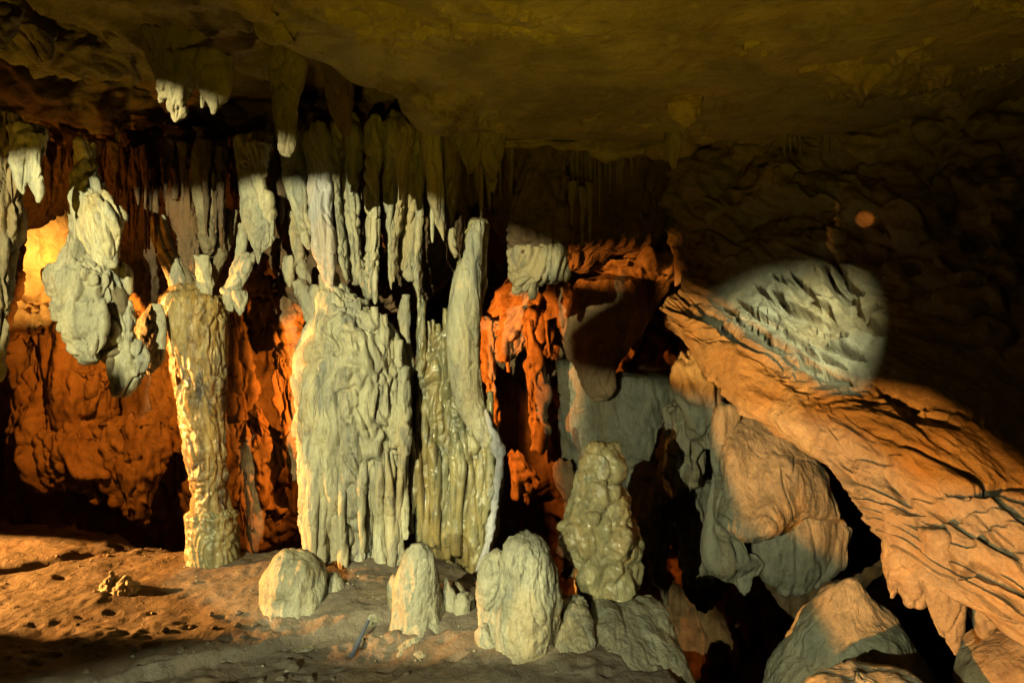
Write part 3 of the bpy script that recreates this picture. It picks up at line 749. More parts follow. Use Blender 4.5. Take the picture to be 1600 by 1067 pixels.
fringe('dense dark red-brown fringe of stalactites under the left roof behind the pale masses', sp, 'brown', 500, backing=([(-60, 250, -60, 205), (100, 262, 100, 215), (250, 270, 250, 220), (400, 275, 400, 225), (520, 270, 520, 215)], 5.9))
sp = []
for k in range(46):
    x = rs.uniform(190, 350)
    sp.append((x, rs.uniform(205, 240), rs.uniform(280, 400), rs.uniform(4.9, 5.4), rs.uniform(6, 16)))
fringe('thick dark cluster of stalactites hanging directly over the gold column', sp, 'brown', 600)
sp = []
for k in range(90):
    x = rs.uniform(744, 1000)
    e = np.interp(x, [744, 780, 850, 900, 940, 960, 1000], [330, 320, 310, 330, 345, 300, 262])
    sp.append((x, 228 + rs.uniform(-4, 10), min(e, 246 + rs.uniform(8, 110)) , rs.uniform(5.6, 6.4), rs.choice([2.2, 3, 4, 6])))
sp += [(910, 300, 384, 5.7, 9), (922, 290, 375, 5.75, 8), (893, 290, 352, 5.7, 7), (765, 250, 330, 5.3, 12), (745, 240, 300, 5.2, 9), (752, 245, 350, 5.25, 7)]
fringe('olive fringe of thin soda-straw stalactites right of the draperies', sp, 'tan', 700, backing=([(742, 262, 742, 215), (820, 258, 820, 218), (900, 252, 900, 218), (1000, 250, 1000, 222), (1060, 244, 1060, 222)], 6.2))
sp = [(x, 205 + rs.uniform(-4, 4), 222 + rs.uniform(0, 22), rs.uniform(4.9, 5.2), rs.uniform(3, 6)) for x in rs.uniform(1220, 1370, 26)]
fringe('tiny dim fringe of stalactites under the roof at upper right', sp, 'tan', 820, backing=([(1190, 214, 1190, 196), (1300, 212, 1300, 192), (1400, 205, 1400, 188)], 5.1))
hang('stalactite', 'small olive pear-shaped stalactite hanging alone right of the soda straws', [
   [(205, 1038, 1066), (222, 1040, 1062), (235, 1043, 1061), (250, 1046, 1058), (262, 1049, 1056)]], 4.9, 'tan', .9, HG, 'stalactite', 830)
hang('roof_boss', 'rounded olive boss of rock bulging from the roof above the pear-shaped stalactite', [
   [(120, 1055, 1100), (150, 1045, 1098), (170, 1046, 1096), (188, 1056, 1088), (196, 1066, 1080)]], 4.3, 'ceil', .8, HG, 'rock boss', 835)
hang('hanging_drapery', 'dim folded leaf of stone at the right end of the drapery row', [
   [(195, 700, 770), (215, 706, 768), (235, 712, 758), (255, 722, 748), (270, 728, 738)],
   [(205, 745, 790), (240, 752, 785), (280, 762, 778), (300, 766, 772)]], 4.95, 'tan', .5, HG, 'drapery', 840)
hang('hanging_flowstone', 'added dark rock mass blocking light behind the gold column top and the craggy pale mass', [  # added mass, no traced flowstone: darkens the surroundings of the bright opening
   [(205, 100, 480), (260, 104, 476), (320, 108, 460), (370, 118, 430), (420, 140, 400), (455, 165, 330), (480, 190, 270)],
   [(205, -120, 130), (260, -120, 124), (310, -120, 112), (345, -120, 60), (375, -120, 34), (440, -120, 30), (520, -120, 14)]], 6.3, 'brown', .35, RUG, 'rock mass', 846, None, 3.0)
hang('hanging_flowstone', 'added broad rock mass blocking rear light behind the soda straws above the orange rock', [  # added band of rock that stops the rear light above the orange formations
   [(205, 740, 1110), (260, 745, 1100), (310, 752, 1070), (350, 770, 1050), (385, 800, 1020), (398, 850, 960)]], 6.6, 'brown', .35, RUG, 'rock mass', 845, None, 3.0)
# pale stub block
hang('dripstone_block', 'pale square-cut stub of flowstone hanging right of the massive column over orange rock', [
   [(386, 800, 880), (394, 795, 884), (404, 794, 884), (420, 797, 886), (436, 800, 884), (444, 802, 862), (450, 804, 845)],
   [(430, 820, 850), (450, 826, 842), (466, 830, 836)]], 5.4, 'lime', .55, [('flute', .03, 13, .06), ('fbm', .03, 4, .5), ('groove', .025, 11, .08), ('rough', .005, 40, .6)], 'flowstone', 850)

tag(obj('hanging_flowstone', loft([(215, 806, 886), (300, 804, 882), (350, 800, 880), (385, 799, 880), (402, 802, 876)], 5.45, .5, RUG, 858, 2.4), M['brown'], hang=True), 'stem of the pale square-cut stub, its shade put in as dark brown', 'rock mass')  # upper part of the stub, its shade put into the brown colour
# ================================================================== rear formations
RR = [('fbm', .07, 2.4, .35), ('flute', .05, 6, .12), ('terrace', .05, 3.4, .25), ('groove', .05, 5, .2), ('ridge', .030, 6, .3), ('rough', .005, 30, .5)]
def rear(label, parts, mat='wall', t_=.6, seed=1, name='rear_flowstone', layers=RR, cat='flowstone', group=None):
    r = thing(name, label, cat, W((parts[0][0][0][1] + parts[0][0][0][2]) / 2, parts[0][0][0][0], parts[0][1]), group)
    for k, (s, Y) in enumerate(parts):
        obj('lobe', loft(s, Y, t_, layers, seed + k, 2.4), M[mat], r)
    return r
rear('glowing orange draped flowstone with many legs, right of the massive column', [
   ([(445, 790, 880), (465, 782, 890), (490, 765, 870), (520, 752, 850), (545, 750, 830)], 7.0),
   ([(500, 752, 786), (540, 750, 782), (580, 754, 776), (620, 758, 774), (650, 762, 780), (665, 764, 772)], 6.9),
   ([(500, 786, 806), (530, 790, 802), (560, 790, 798), (580, 792, 796)], 6.9),
   ([(490, 812, 846), (530, 816, 842), (580, 814, 846), (630, 820, 850), (670, 826, 850), (700, 832, 842)], 6.8),
   ([(450, 858, 915), (480, 862, 920), (500, 872, 918), (515, 898, 914)], 6.8),
   ([(500, 848, 862), (530, 850, 864), (550, 842, 880), (558, 850, 874)], 6.75),
   ([(500, 870, 890), (530, 872, 886), (545, 876, 884)], 6.8)], seed=900)
rear('low orange scrap of rock in the dark right of the massive column foot', [
   ([(706, 790, 815), (730, 788, 835), (750, 795, 845), (775, 800, 832)], 6.9),
   ([(728, 865, 890), (750, 868, 898), (770, 880, 900)], 6.9),
   ([(840, 880, 900), (870, 870, 905), (900, 868, 900)], 6.6)], seed=920, name='rock_scraps', cat='rock')
rear('thin bright orange ledge high behind the left end of the bedded slab', [
   ([(400, 928, 950), (404, 925, 965), (410, 925, 1060), (418, 932, 1064), (424, 950, 1050)], 6.75),
   ([(384, 1048, 1056), (395, 1050, 1062), (410, 1056, 1069), (425, 1058, 1070), (438, 1056, 1064), (446, 1054, 1058)], 6.3)], seed=926, t_=.8, name='rock_ledge', cat='rock ledge')
rear('dark red overhanging block above the grey rock slab, right of the orange drapery', [
   ([(440, 900, 1010), (470, 890, 1010), (500, 885, 1008), (540, 880, 990), (575, 900, 965), (610, 915, 958), (622, 930, 945)], 6.6),
   ([(430, 960, 1050), (470, 975, 1030), (510, 980, 1010), (545, 985, 1000)], 6.8)], seed=930, layers=[('fbm', .05, 3, .5), ('groove', .02, 4, .4), ('rough', .006, 25, .7)])
rear('grey-green upright rock slab behind the wet nodular stalagmite', [
   ([(555, 872, 900), (600, 874, 960), (650, 876, 1000), (700, 880, 1010), (760, 885, 1000), (830, 890, 990), (900, 900, 980)], 7.1),
   ([(590, 940, 1060), (640, 950, 1064), (680, 960, 1060), (720, 970, 1030), (770, 975, 1010)], 7.0)], 'stone', .35, 940, layers=[('fbm', .08, 2.5, .5), ('groove', .03, 3, .4), ('ridge', .015, 5, .5), ('rough', .006, 25, .7)])
rear('orange and grey craggy buttress under the left end of the bedded slab', [
   ([(560, 1062, 1110), (600, 1058, 1120), (640, 1068, 1118), (680, 1090, 1114), (697, 1102, 1110)], 5.6),
   ([(640, 1040, 1075), (680, 1036, 1100), (720, 1030, 1112), (760, 1040, 1110), (775, 1060, 1090)], 6.0),
   ([(740, 990, 1080), (800, 1000, 1060), (860, 1010, 1050), (920, 1030, 1050), (945, 1038, 1046)], 6.2),
   ([(760, 1060, 1110), (820, 1064, 1120), (880, 1070, 1130), (930, 1080, 1125)], 6.3)], 'stone', .6, 950)
rear('orange rock wall of ragged legs between the gold column and the massive column', [
   ([(440, 350, 480), (470, 345, 482), (500, 348, 470), (530, 350, 440)], 7.0),
   ([(480, 345, 382), (530, 348, 392), (580, 352, 400), (620, 360, 396), (650, 372, 388)], 6.7),
   ([(450, 415, 470), (500, 424, 468), (560, 418, 466), (610, 424, 468), (660, 440, 470), (700, 448, 474), (745, 458, 478)], 6.6),
   ([(590, 350, 372), (640, 356, 400), (690, 360, 432), (720, 365, 425), (760, 358, 420), (800, 362, 410), (850, 376, 402), (868, 384, 394)], 6.8),
   ([(640, 396, 408), (670, 402, 420), (700, 408, 440), (730, 420, 445)], 6.7),
   ([(760, 400, 445), (790, 405, 450), (815, 425, 440)], 6.9)], seed=960)
rear('big rounded orange lobes of the far left wall behind the gold column', [
   ([(570, 240, 300), (620, 236, 304), (670, 244, 300), (698, 258, 290)], 7.4),
   ([(520, 30, 150), (560, 24, 160), (620, 28, 170), (680, 30, 150), (700, 60, 120)], 7.4),
   ([(580, 105, 175), (620, 108, 170), (650, 112, 130), (664, 115, 122)], 7.2),
   ([(680, 60, 170), (710, 50, 190), (740, 62, 200), (775, 130, 160)], 7.3),
   ([(660, 150, 260), (720, 150, 262), (760, 160, 250), (800, 190, 240), (812, 210, 235)], 7.3)], seed=970)
r = rear('grey-green and peach hanging flowstone under the bedded slab at right', [
   ([(640, 1118, 1160), (660, 1112, 1156), (720, 1108, 1150), (790, 1106, 1150), (850, 1108, 1180), (880, 1112, 1200), (900, 1130, 1190), (925, 1150, 1176)], 5.1),
   ([(790, 1210, 1320), (820, 1200, 1345), (850, 1190, 1340), (890, 1200, 1320), (915, 1220, 1290)], 5.2)], 'stone', .45, 980, layers=[('fbm', .08, 1.8, .4), ('terrace', .035, 1.6, .25), ('flute', .012, 5, .15), ('groove', .03, 2.4, .25), ('fbm', .01, 9, .4), ('rough', .003, 30, .7)])

obj('draped_sheet', sheet([
 [(1120, 622, 5.4), (1150, 634, 5.25), (1185, 650, 5.1), (1225, 676, 5.0), (1262, 706, 4.95), (1292, 728, 5.0)],
 [(1117, 690, 5.15), (1140, 700, 4.92), (1175, 706, 4.90), (1225, 722, 4.78), (1270, 745, 4.80), (1306, 765, 4.95)],
 [(1111, 760, 5.1), (1130, 770, 4.88), (1170, 780, 4.80), (1215, 780, 4.70), (1265, 785, 4.76), (1320, 795, 4.92)],
 [(1113, 795, 5.05), (1128, 814, 4.80), (1165, 836, 4.66), (1205, 828, 4.62), (1258, 806, 4.78), (1315, 813, 4.9)],
 [(1116, 806, 5.15), (1131, 822, 4.95), (1167, 843, 4.82), (1206, 834, 4.78), (1258, 812, 4.92), (1310, 816, 5.05)],
 [(1120, 790, 5.5), (1135, 800, 5.4), (1168, 815, 5.3), (1205, 808, 5.25), (1258, 795, 5.3), (1300, 800, 5.4)]],
 [('fbm', .05, 2.2, .5), ('flute', .010, 6, .15), ('groove', .02, 2.6, .3), ('ridge', .008, 6, .3), ('rough', .003, 30, .7)], 981, 170, 190, .06), M['stone'], r)
# ================================================================== teeth below the bedded slab
TE = [('fbm', .03, 4, .4), ('flute', .012, 8, .12), ('groove', .01, 5, .3), ('rough', .004, 30, .6)]
def tooth(label, parts, Y, seed):
    return hang('rock_tooth', label, parts, Y, 'slab', .6, TE, 'rock tooth', seed, 'drooping teeth under the bedded slab', 2.4)
tooth('leftmost blunt double-lobed tooth under the slab', [
   [(800, 1385, 1470), (850, 1380, 1470), (890, 1379, 1475), (915, 1382, 1430), (932, 1388, 1402)],
   [(820, 1410, 1480), (880, 1404, 1478), (920, 1406, 1470), (938, 1416, 1456)]], 3.45, 1000)
tooth('longest pointed tooth under the slab, above the dark hollow', [
   [(830, 1440, 1530), (880, 1438, 1515), (920, 1438, 1505), (960, 1446, 1502), (990, 1462, 1502), (1012, 1482, 1500), (1022, 1490, 1496)]], 3.3, 1010)
tooth('rightmost broad tooth with a flat cut end under the slab', [
   [(880, 1500, 1545, ), (910, 1506, 1562), (935, 1508, 1574), (960, 1516, 1584), (975, 1522, 1560), (992, 1528, 1542)]], 3.4, 1020)

# ================================================================== STALAGMITES
SG = [('fbm', .035, 4, .5), ('flute', .008, 12, .12), ('nodule', .008, 22, .7), ('nodule', .003, 60, .8), ('groove', .008, 8, .2), ('rough', .003, 55, .8)]
SM = [('fbm', .035, 4, .5), ('flute', .003, 10, .15), ('fbm', .006, 14, .5), ('groove', .004, 5, .3), ('rough', .0025, 40, .7)]
def stag(name, label, parts, mat='stone', layers=SG, cat='stalagmite', seed=1, t_=.95, step=1.9, part='lobe'):
    base = parts[0]
    r = thing(name, label, cat, W(np.mean([base[0][-1][1], base[0][-1][2]]), base[0][-1][0], base[1]))
    for k, (s, Y) in enumerate(parts):
        obj(part, loft(s, Y, t_, layers, seed + k, step, tip='flat', capr=.35, top='round'), M[mat], r)
    return r
stag('stalagmite', 'squat smooth dome with an orange-lit left side at the foot of the massive column', [
   ([(866, 440, 476), (874, 428, 490), (890, 418, 501), (910, 411, 506), (935, 409, 507), (955, 404, 510, 4.2), (972, 392, 520, 4.12), (990, 380, 530, 4.05)], 4.25),
   ([(903, 505, 525), (912, 496, 533), (930, 490, 540), (950, 486, 545), (980, 484, 552)], 4.35),
   ([(858, 448, 462), (864, 446, 466), (875, 446, 466)], 4.6)], 'stone', SM, seed=1100)
stag('stalagmite', 'smooth rounded stalagmite with small side knobs in front of the dark column foot', [
   ([(852, 642, 668), (862, 634, 680), (880, 626, 686), (905, 618, 690), (935, 614, 692), (965, 612, 696), (985, 606, 702, 4.0), (1002, 594, 714, 3.94), (1020, 580, 725, 3.9)], 4.05),
   ([(902, 694, 700), (912, 690, 706), (930, 688, 716), (955, 688, 722), (985, 690, 722)], 4.12),
   ([(910, 704, 718), (918, 700, 724), (930, 704, 724), (938, 708, 720)], 4.25),
   ([(928, 712, 736), (936, 706, 744), (955, 704, 746), (975, 706, 742), (990, 710, 740)], 4.1),
   ([(905, 616, 636), (920, 611, 640), (950, 611, 640), (985, 615, 640)], 4.12)], 'stone', SM, seed=1120)
stag('stalagmite', 'tall blunt rough stalagmite with a cracked right flank, nearest the camera in the centre', [
   ([(832, 806, 840), (842, 796, 852), (860, 788, 861), (880, 785, 863), (910, 784, 868), (945, 780, 872), (980, 776, 874), (1010, 776, 873), (1035, 778, 872, 3.68), (1055, 768, 880, 3.6), (1080, 755, 890, 3.5)], 3.72),
   ([(864, 762, 790), (874, 754, 796), (895, 750, 800), (930, 748, 800), (965, 752, 800), (1000, 748, 804, 3.78), (1025, 735, 806, 3.7), (1055, 715, 810, 3.6)], 3.82),
   ([(975, 745, 765), (990, 742, 775), (1005, 745, 790), (1025, 760, 800)], 3.75),
   ([(934, 884, 912, 3.85), (946, 878, 920, 3.8), (975, 874, 923, 3.72), (1010, 868, 926, 3.65), (1040, 862, 932, 3.6), (1080, 860, 940, 3.5)], 3.7)], 'stone', SG, seed=1140)
NO = [('nodule', .018, 9, .7), ('nodule', .008, 19, .7), ('nodule', .004, 42, .8), ('fbm', .045, 6, .6), ('flute', .024, 10, .10), ('groove', .015, 8, .2), ('rough', .003, 60, .8)]
r = stag('nodular_stalagmite', 'tall wet knobbly stalagmite standing on a pale mound right of centre', [
   ([(700, 932, 952), (715, 924, 962), (740, 912, 970), (770, 902, 975), (800, 890, 982), (825, 883, 992), (850, 884, 993), (870, 892, 990), (895, 897, 988), (925, 903, 984), (950, 912, 974)], 4.15),
   ([(688, 924, 938), (696, 922, 940), (710, 920, 944), (730, 920, 950)], 4.18),
   ([(702, 938, 954), (712, 940, 962), (740, 940, 966)], 4.1)], 'knob', NO, seed=1160)
kb = []; ks = np.random.RandomState(9)
for k in range(26):
    y = ks.uniform(700, 850); w0 = np.interp(y, [690, 740, 800, 850, 900], [8, 28, 44, 52, 44]); x = 938 + ks.uniform(-1, 1) * w0; rr = 5 + 15 * ks.rand() ** 2
    dep = 4.15 - .185 * math.sqrt(max(0, 1 - ((x - 938) / (w0 + 6)) ** 2)) * w0 / 44
    kb.append(loft([(y - rr, x - rr * .5, x + rr * .5), (y - rr * .5, x - rr * .9, x + rr * .9), (y + rr * .4, x - rr, x + rr), (y + rr * 1.3, x - rr * .6, x + rr * .6)], dep + .01, 1.0, [('fbm', .03, 9, .6), ('nodule', .008, 24, .8), ('fbm', .01, 22, .6), ('rough', .002, 70, 1)], 1400 + k, 1.7, capr=.6))
obj('knobs', merge(kb), M['knob'], r)
for k, (s, Y) in enumerate([
   ([(932, 935, 985, 4.1), (945, 926, 1010, 4.0), (965, 922, 1032, 3.9), (990, 920, 1048, 3.8), (1020, 912, 1066, 3.7), (1060, 905, 1080, 3.6), (1110, 890, 1095, 3.5)], 3.9),
   ([(936, 998, 1022, 4.05), (955, 985, 1036, 3.95), (985, 980, 1052, 3.85), (1020, 975, 1066, 3.75), (1070, 970, 1082, 3.6)], 3.9),
   ([(940, 925, 955, 3.95), (960, 920, 966, 3.85), (990, 917, 975, 3.72), (1030, 905, 985, 3.6), (1090, 890, 1000, 3.5)], 3.8)]):
    obj('mound', loft(s, Y, .8, SM, 1180 + k, 2.0, tip='flat', top='round', capr=.3), M['stone'], r)
stag('stalagmite', 'tiny twin-peaked bump alone on the mud floor casting a long shadow', [
   ([(893, 171, 178), (900, 168, 181), (908, 162, 186), (920, 156, 190), (930, 150, 196)], 4.62),
   ([(899, 194, 200), (907, 188, 206), (918, 182, 212), (930, 176, 220)], 4.6)], 'cream', [('fbm', .02, 9, .8), ('nodule', .014, 24, 1), ('rough', .006, 50, 1)], seed=1200, step=1.2)
BO = [('fbm', .07, 2.0, .6), ('fbm', .012, 8, .6), ('groove', .010, 3, .4), ('rough', .004, 25, .8)]
stag('boulder', 'big cone-shaped boulder at lower right with an orange and grey face', [
   ([(907, 1326, 1340), (920, 1306, 1352), (945, 1280, 1370), (975, 1255, 1395), (1005, 1240, 1415), (1035, 1222, 1435), (1070, 1205, 1455), (1120, 1180, 1480)], 4.1)], 'stone', BO, 'boulder', 1220)
stag('boulder', 'low rounded boulder in the bottom right corner', [
   ([(985, 1575, 1630), (1000, 1545, 1660), (1025, 1520, 1690), (1050, 1510, 1700), (1090, 1500, 1720)], 3.7)], 'slab', BO, 'boulder', 1230)
stag('boulder', 'sliver of pale rock peeping over the bottom edge beneath the cone-shaped boulder', [
   ([(1052, 1330, 1370), (1058, 1300, 1415), (1075, 1270, 1450), (1110, 1250, 1480)], 3.2)], 'lime', BO, 'boulder', 1235)
stag('stone', 'fist-sized rounded stone lying on the mud behind the dark metal bar', [
   ([(958, 568, 590), (963, 561, 600), (971, 560, 602), (980, 564, 598), (986, 570, 590)], 4.08)], 'stone', SM, 'stone', 1240, step=1.2)
# loose stones on the floor
rs = np.random.RandomState(77)
proto = None
spots_ = [(212, 1000, 7), (258, 996, 9), (300, 990, 7), (335, 995, 6), (330, 975, 6), (372, 977, 7), (370, 992, 7), (325, 1016, 6), (213, 1022, 7), (283, 1030, 8), (380, 1005, 7), (398, 992, 6), (135, 1048, 7), (440, 1055, 9), (484, 1052, 10), (408, 1058, 7), (458, 1037, 14), (520, 1050, 5), (635, 1048, 6), (120, 975, 6), (155, 1020, 5)]
for k, (x, y, w) in enumerate(spots_):
    Y = CZ * F / (y - 533.5)
    if proto is None:
        V, Q, T = loft([(0, -4, 4), (3, -7, 7), (6, -8, 8), (9, -6, 6)], 4.0, .9, [('fbm', .012, 20, .8)], 1250, .8, capr=.4)
        V = V - V.mean(0)
        proto = obj('pebble', (V, Q, T), M['mud'], origin=(0, 0, 0)); o = proto
    else:
        o = proto.copy(); COL.objects.link(o)
    p = W(x, y, Y)
    s = w / 8 * .9; o.location = (p[0], p[1], floor_z(p[0], p[1]) + .012 * s)
    o.scale = (s * rs.uniform(.8, 1.4), s * rs.uniform(.8, 1.2), s * .75); o.rotation_euler = (0, 0, rs.uniform(0, 6))
    tag(o, 'small mud-coated pebble lying on the floor at lower left', 'pebble', 'mud-coated pebbles on the floor')

# grit and crumbs of broken stone
gs = np.random.RandomState(91); gp = []
th_ = np.linspace(0, 2 * math.pi, 7)[:-1]
for k in range(520):
    y = 2.6 + 3.2 * gs.rand() ** 1.3; x = gs.uniform(-4.2, .7) if k % 3 else -1.0 + gs.normal() * .9
    if k % 5 == 0: x, y = -2.9 + gs.normal() * .5, 5.35 + gs.normal() * .18
    if abs(x) > (y + 1.4) * 1.1: continue
    z = floor_z(x, y)
    if z < -.12: continue
    r_ = .0035 + .010 * gs.rand() ** 3
    ring = [np.stack([x + r_ * a * np.cos(th_) * gs.uniform(.6, 1.3, 6), y + r_ * a * np.sin(th_) * gs.uniform(.6, 1.3, 6), np.full(6, z + r_ * h) + gs.uniform(-.2, .2, 6) * r_], -1) for a, h in ((.7, -.4), (1.1, .1), (.6, .7))]
    V = np.concatenate(ring + [np.array([[x, y, z + r_ * .85]])])
    j = np.arange(6); j2 = (j + 1) % 6
    Q = np.concatenate([np.stack([j + b, j2 + b, j2 + b + 6, j + b + 6], -1) for b in (0, 6)])
    gp.append((V, Q, np.stack([j + 12, j2 + 12, np.full(6, 18)], -1)))
o = obj('grit', merge(gp), M['stone'], origin=(0, 0, 0)); o['kind'] = 'stuff'; o['label'] = 'fine grit and crumbs of stone strewn over the mud floor'; o['category'] = 'grit'
# the dark metal bar
p0 = W(549, 1010, 3.72); p1 = W(576, 978, 3.95)
p0[2] = floor_z(p0[0], p0[1]) + .015; p1[2] = floor_z(p1[0], p1[1]) + .07
bm_ = bpy.data.meshes.new('metal_bar')
def bar_mesh(name, L, w, h, bev):
    b = bmesh.new(); bmesh.ops.create_cube(b, size=1)
    bmesh.ops.scale(b, vec=(w, L, h), verts=b.verts)
    bmesh.ops.bevel(b, geom=list(b.edges), offset=bev, segments=2, affect='EDGES')
    m = bpy.data.meshes.new(name); b.to_mesh(m); b.free(); return m
mt = bpy.data.materials.new('blued_metal'); mt.use_nodes = True
bs = mt.node_tree.nodes['Principled BSDF']; bs.inputs['Base Color'].default_value = (.10, .13, .19, 1); bs.inputs['Metallic'].default_value = .6; bs.inputs['Roughness'].default_value = .4
d = Vector(p1) - Vector(p0)
r = thing('metal_bar', 'short dark blue metal bar leaning on the round stone in the mud', 'metal bar', (Vector(p0) + Vector(p1)) / 2)
r.rotation_euler = d.to_track_quat('Y', 'Z').to_euler()
for nm, L, w_, h_, off in (('blade', d.length, .020, .012, 0), ('grip', d.length * .45, .026, .018, -d.length * .26)):
    m = bar_mesh(nm, L, w_, h_, .003); m.materials.append(mt)
    o = bpy.data.objects.new(nm, m); COL.objects.link(o); o.parent = r; o.location = (0, off, .002 if off else 0)


# ================================================================== LIGHTS
def spot(name, loc, target, power, color, angle, blend=.05, radius=.03):
    l = bpy.data.lights.new(name, 'SPOT'); l.energy = power; l.color = color
    l.spot_size = math.radians(angle); l.spot_blend = blend; l.shadow_soft_size = radius
    o = bpy.data.objects.new(name, l); COL.objects.link(o); o.location = loc
    d = Vector(target) - Vector(loc); o.rotation_euler = d.to_track_quat('-Z', 'Y').to_euler()
    return o
def point(name, loc, power, color, radius=.06):
    l = bpy.data.lights.new(name, 'POINT'); l.energy = power; l.color = color; l.shadow_soft_size = radius
    o = bpy.data.objects.new(name, l); COL.objects.link(o); o.location = loc; return o
def area(name, loc, target, power, color, size):
    l = bpy.data.lights.new(name, 'AREA'); l.energy = power; l.color = color; l.size = size
    o = bpy.data.objects.new(name, l); COL.objects.link(o); o.location = loc
    d = Vector(target) - Vector(loc); o.rotation_euler = d.to_track_quat('-Z', 'Y').to_euler()
    return o
P3 = lambda x, y, Y: tuple(float(v) for v in W(x, y, Y))


WHITE = (1.0, .97, .54); ORANGE = (1.0, .42, .08); DEEP = (1.0, .17, .012); OLIVE = (1.0, .70, .015)
black = bpy.data.materials.new('black_lamp_metal'); black.use_nodes = True
black.node_tree.nodes['Principled BSDF'].inputs['Base Color'].default_value = (.012, .012, .012, 1)
black.node_tree.nodes['Principled BSDF'].inputs['Roughness'].default_value = .7
def cave_lamp(label, loc, pts, power, color, radius=.004, d=.30):
    """a flood lamp with an unseen body added to shape its beam: housing, shutter plate whose opening passes the light that falls inside pts (world), the bulb"""
    loc = Vector(loc); dirs = [(Vector(p) - loc).normalized() for p in pts]
    ax = sum(dirs, Vector()).normalized()
    up = Vector((0, 0, 1)); e1 = ax.cross(up).normalized(); e2 = e1.cross(ax)
    hole = [(q.dot(e1) / q.dot(ax) * d, q.dot(e2) / q.dot(ax) * d) for q in dirs]
    cx = sum(h[0] for h in hole) / len(hole); cy = sum(h[1] for h in hole) / len(hole)
    R = max(math.hypot(x, y) for x, y in hole) + .05
    root = thing('flood_lamp', label, 'lamp', loc)  # housing and shutter are added, out of view, to cut the beam
    n = len(hole); b = bmesh.new()
    def ring(k, z): return [b.verts.new(e1 * x * k + e2 * y * k + ax * z) for x, y in outer]
    outer = []
    for x, y in hole:
        a = math.atan2(y - cy, x - cx); outer.append((R * math.cos(a) * 1.05, R * math.sin(a) * 1.05))
    hv = [b.verts.new(e1 * x + e2 * y + ax * d) for x, y in hole]; ov = ring(1, d)
    for i in range(n):
        b.faces.new((hv[i], hv[(i + 1) % n], ov[(i + 1) % n], ov[i]))
    m = bpy.data.meshes.new('shutter'); b.to_mesh(m); b.free(); m.materials.append(black)
    o = bpy.data.objects.new('shutter', m); COL.objects.link(o); o.parent = root
    b = bmesh.new(); fr = ring(1.001, d + .004); bk = ring(.35, -.10)
    for i in range(n): b.faces.new((fr[i], fr[(i + 1) % n], bk[(i + 1) % n], bk[i]))
    b.faces.new(bk)
    m = bpy.data.meshes.new('housing'); b.to_mesh(m); b.free(); m.materials.append(black)
    o = bpy.data.objects.new('housing', m); COL.objects.link(o); o.parent = root
    ang = math.degrees(2 * max(math.atan(math.hypot(x, y) / d) for x, y in hole)) + 4
    spot('lamp_bulb', loc, loc + ax, power, color, min(ang, 170), .0, radius)
LAMPS = {}
# white flood left of and behind the camera; its top shutter cuts across the draperies
if 'w' not in OFF: cave_lamp('unseen black shuttered lamp shining white from behind the left of the camera', (-2.4, -.3, 2.78), [P3(-60, 262, 4.0), P3(130, 272, 4.4), P3(560, 282, 4.95), P3(750, 340, 5.1), P3(892, 398, 5.4), P3(892, 466, 5.4), P3(788, 474, 5.2), P3(789, 800, 5.1), P3(885, 822, 3.72), P3(890, 1045, 3.7), P3(600, 1020, 3.6), P3(405, 985, 4.0), P3(280, 915, 5.0), P3(272, 700, 5.2), P3(262, 606, 5.2), P3(222, 628, 4.6), P3(90, 626, 4.5), P3(-60, 600, 4.2)], 2059, WHITE)
if 's' not in OFF: cave_lamp('unseen black shuttered white lamp high on the right, raking the layered wall', (1.3, 1.6, 2.95), [P3(1122, 476, 5.4), P3(1160, 456, 5.4), P3(1205, 444, 5.3), P3(1250, 438, 5.1), P3(1320, 436, 4.75), P3(1336, 450, 4.65), P3(1345, 485, 4.5), P3(1343, 525, 4.35), P3(1332, 565, 4.3), P3(1318, 598, 4.15), P3(1275, 585, 4.35), P3(1220, 552, 4.7), P3(1150, 500, 5.15)], 1704, (.84, 1, .70), .018)
if 'p' not in OFF: cave_lamp('unseen black shuttered lamp shining pale light low from behind the camera', (-1.3, -.5, 1.5), [P3(640, 780, 4.8), P3(870, 566, 7.1), P3(1050, 600, 7), P3(1235, 640, 4.4), P3(1330, 668, 4.0), P3(1440, 750, 3.6), P3(1700, 800, 3.2), P3(1700, 1300, 3.0), P3(1080, 1300, 3.0), P3(-300, 1400, 2.2), P3(-200, 990, 3.95), P3(400, 985, 4.1)], 908, (.95, 1, .64))
if 'a' not in OFF: cave_lamp('unseen black shuttered amber lamp standing far off the left edge of the mud floor', (-7.2, 4.6, 1.3), [(-3, 4.02, 0), (-2.07, 3.89, 0), (-.3, 3.66, 0), (-.3, 3.8, .35), (-1.2, 4.5, .5), (-1.2, 4.86, .9), (-1.25, 4.95, 2.4), (-1.5, 5.42, 2.5), (-2.0, 5.38, .1), (-2.6, 5.55, 0), (-3.3, 5.95, .05), (-4.8, 6.5, .05), (-4.9, 4.3, 0)], 7600, (1, .42, .09))
if 'i' not in OFF: spot('orange_pin_spot', (-.6, -.4, 1.2), P3(1352, 342, 4.9), 1500, (1, .34, .06), 1.2, .5, .01)  # extra unseen light added for one small orange dot on the wall
if 'o' not in OFF: cave_lamp('unseen black shuttered orange lamp aimed at the whole bedded slab', (-1.0, .4, .6), [P3(1015, 440, 5.9), P3(1070, 458, 5.9), P3(1195, 520, 4.95), P3(1330, 598, 4.3), P3(1440, 624, 3.85), P3(1605, 745, 3.35), P3(1800, 870, 2.9), P3(1800, 1300, 2.6), P3(1380, 1300, 3.0), P3(1290, 960, 4.1), P3(1165, 790, 4.9), P3(1112, 640, 5.3), P3(1015, 560, 6)], 2059, (1, .36, .055))
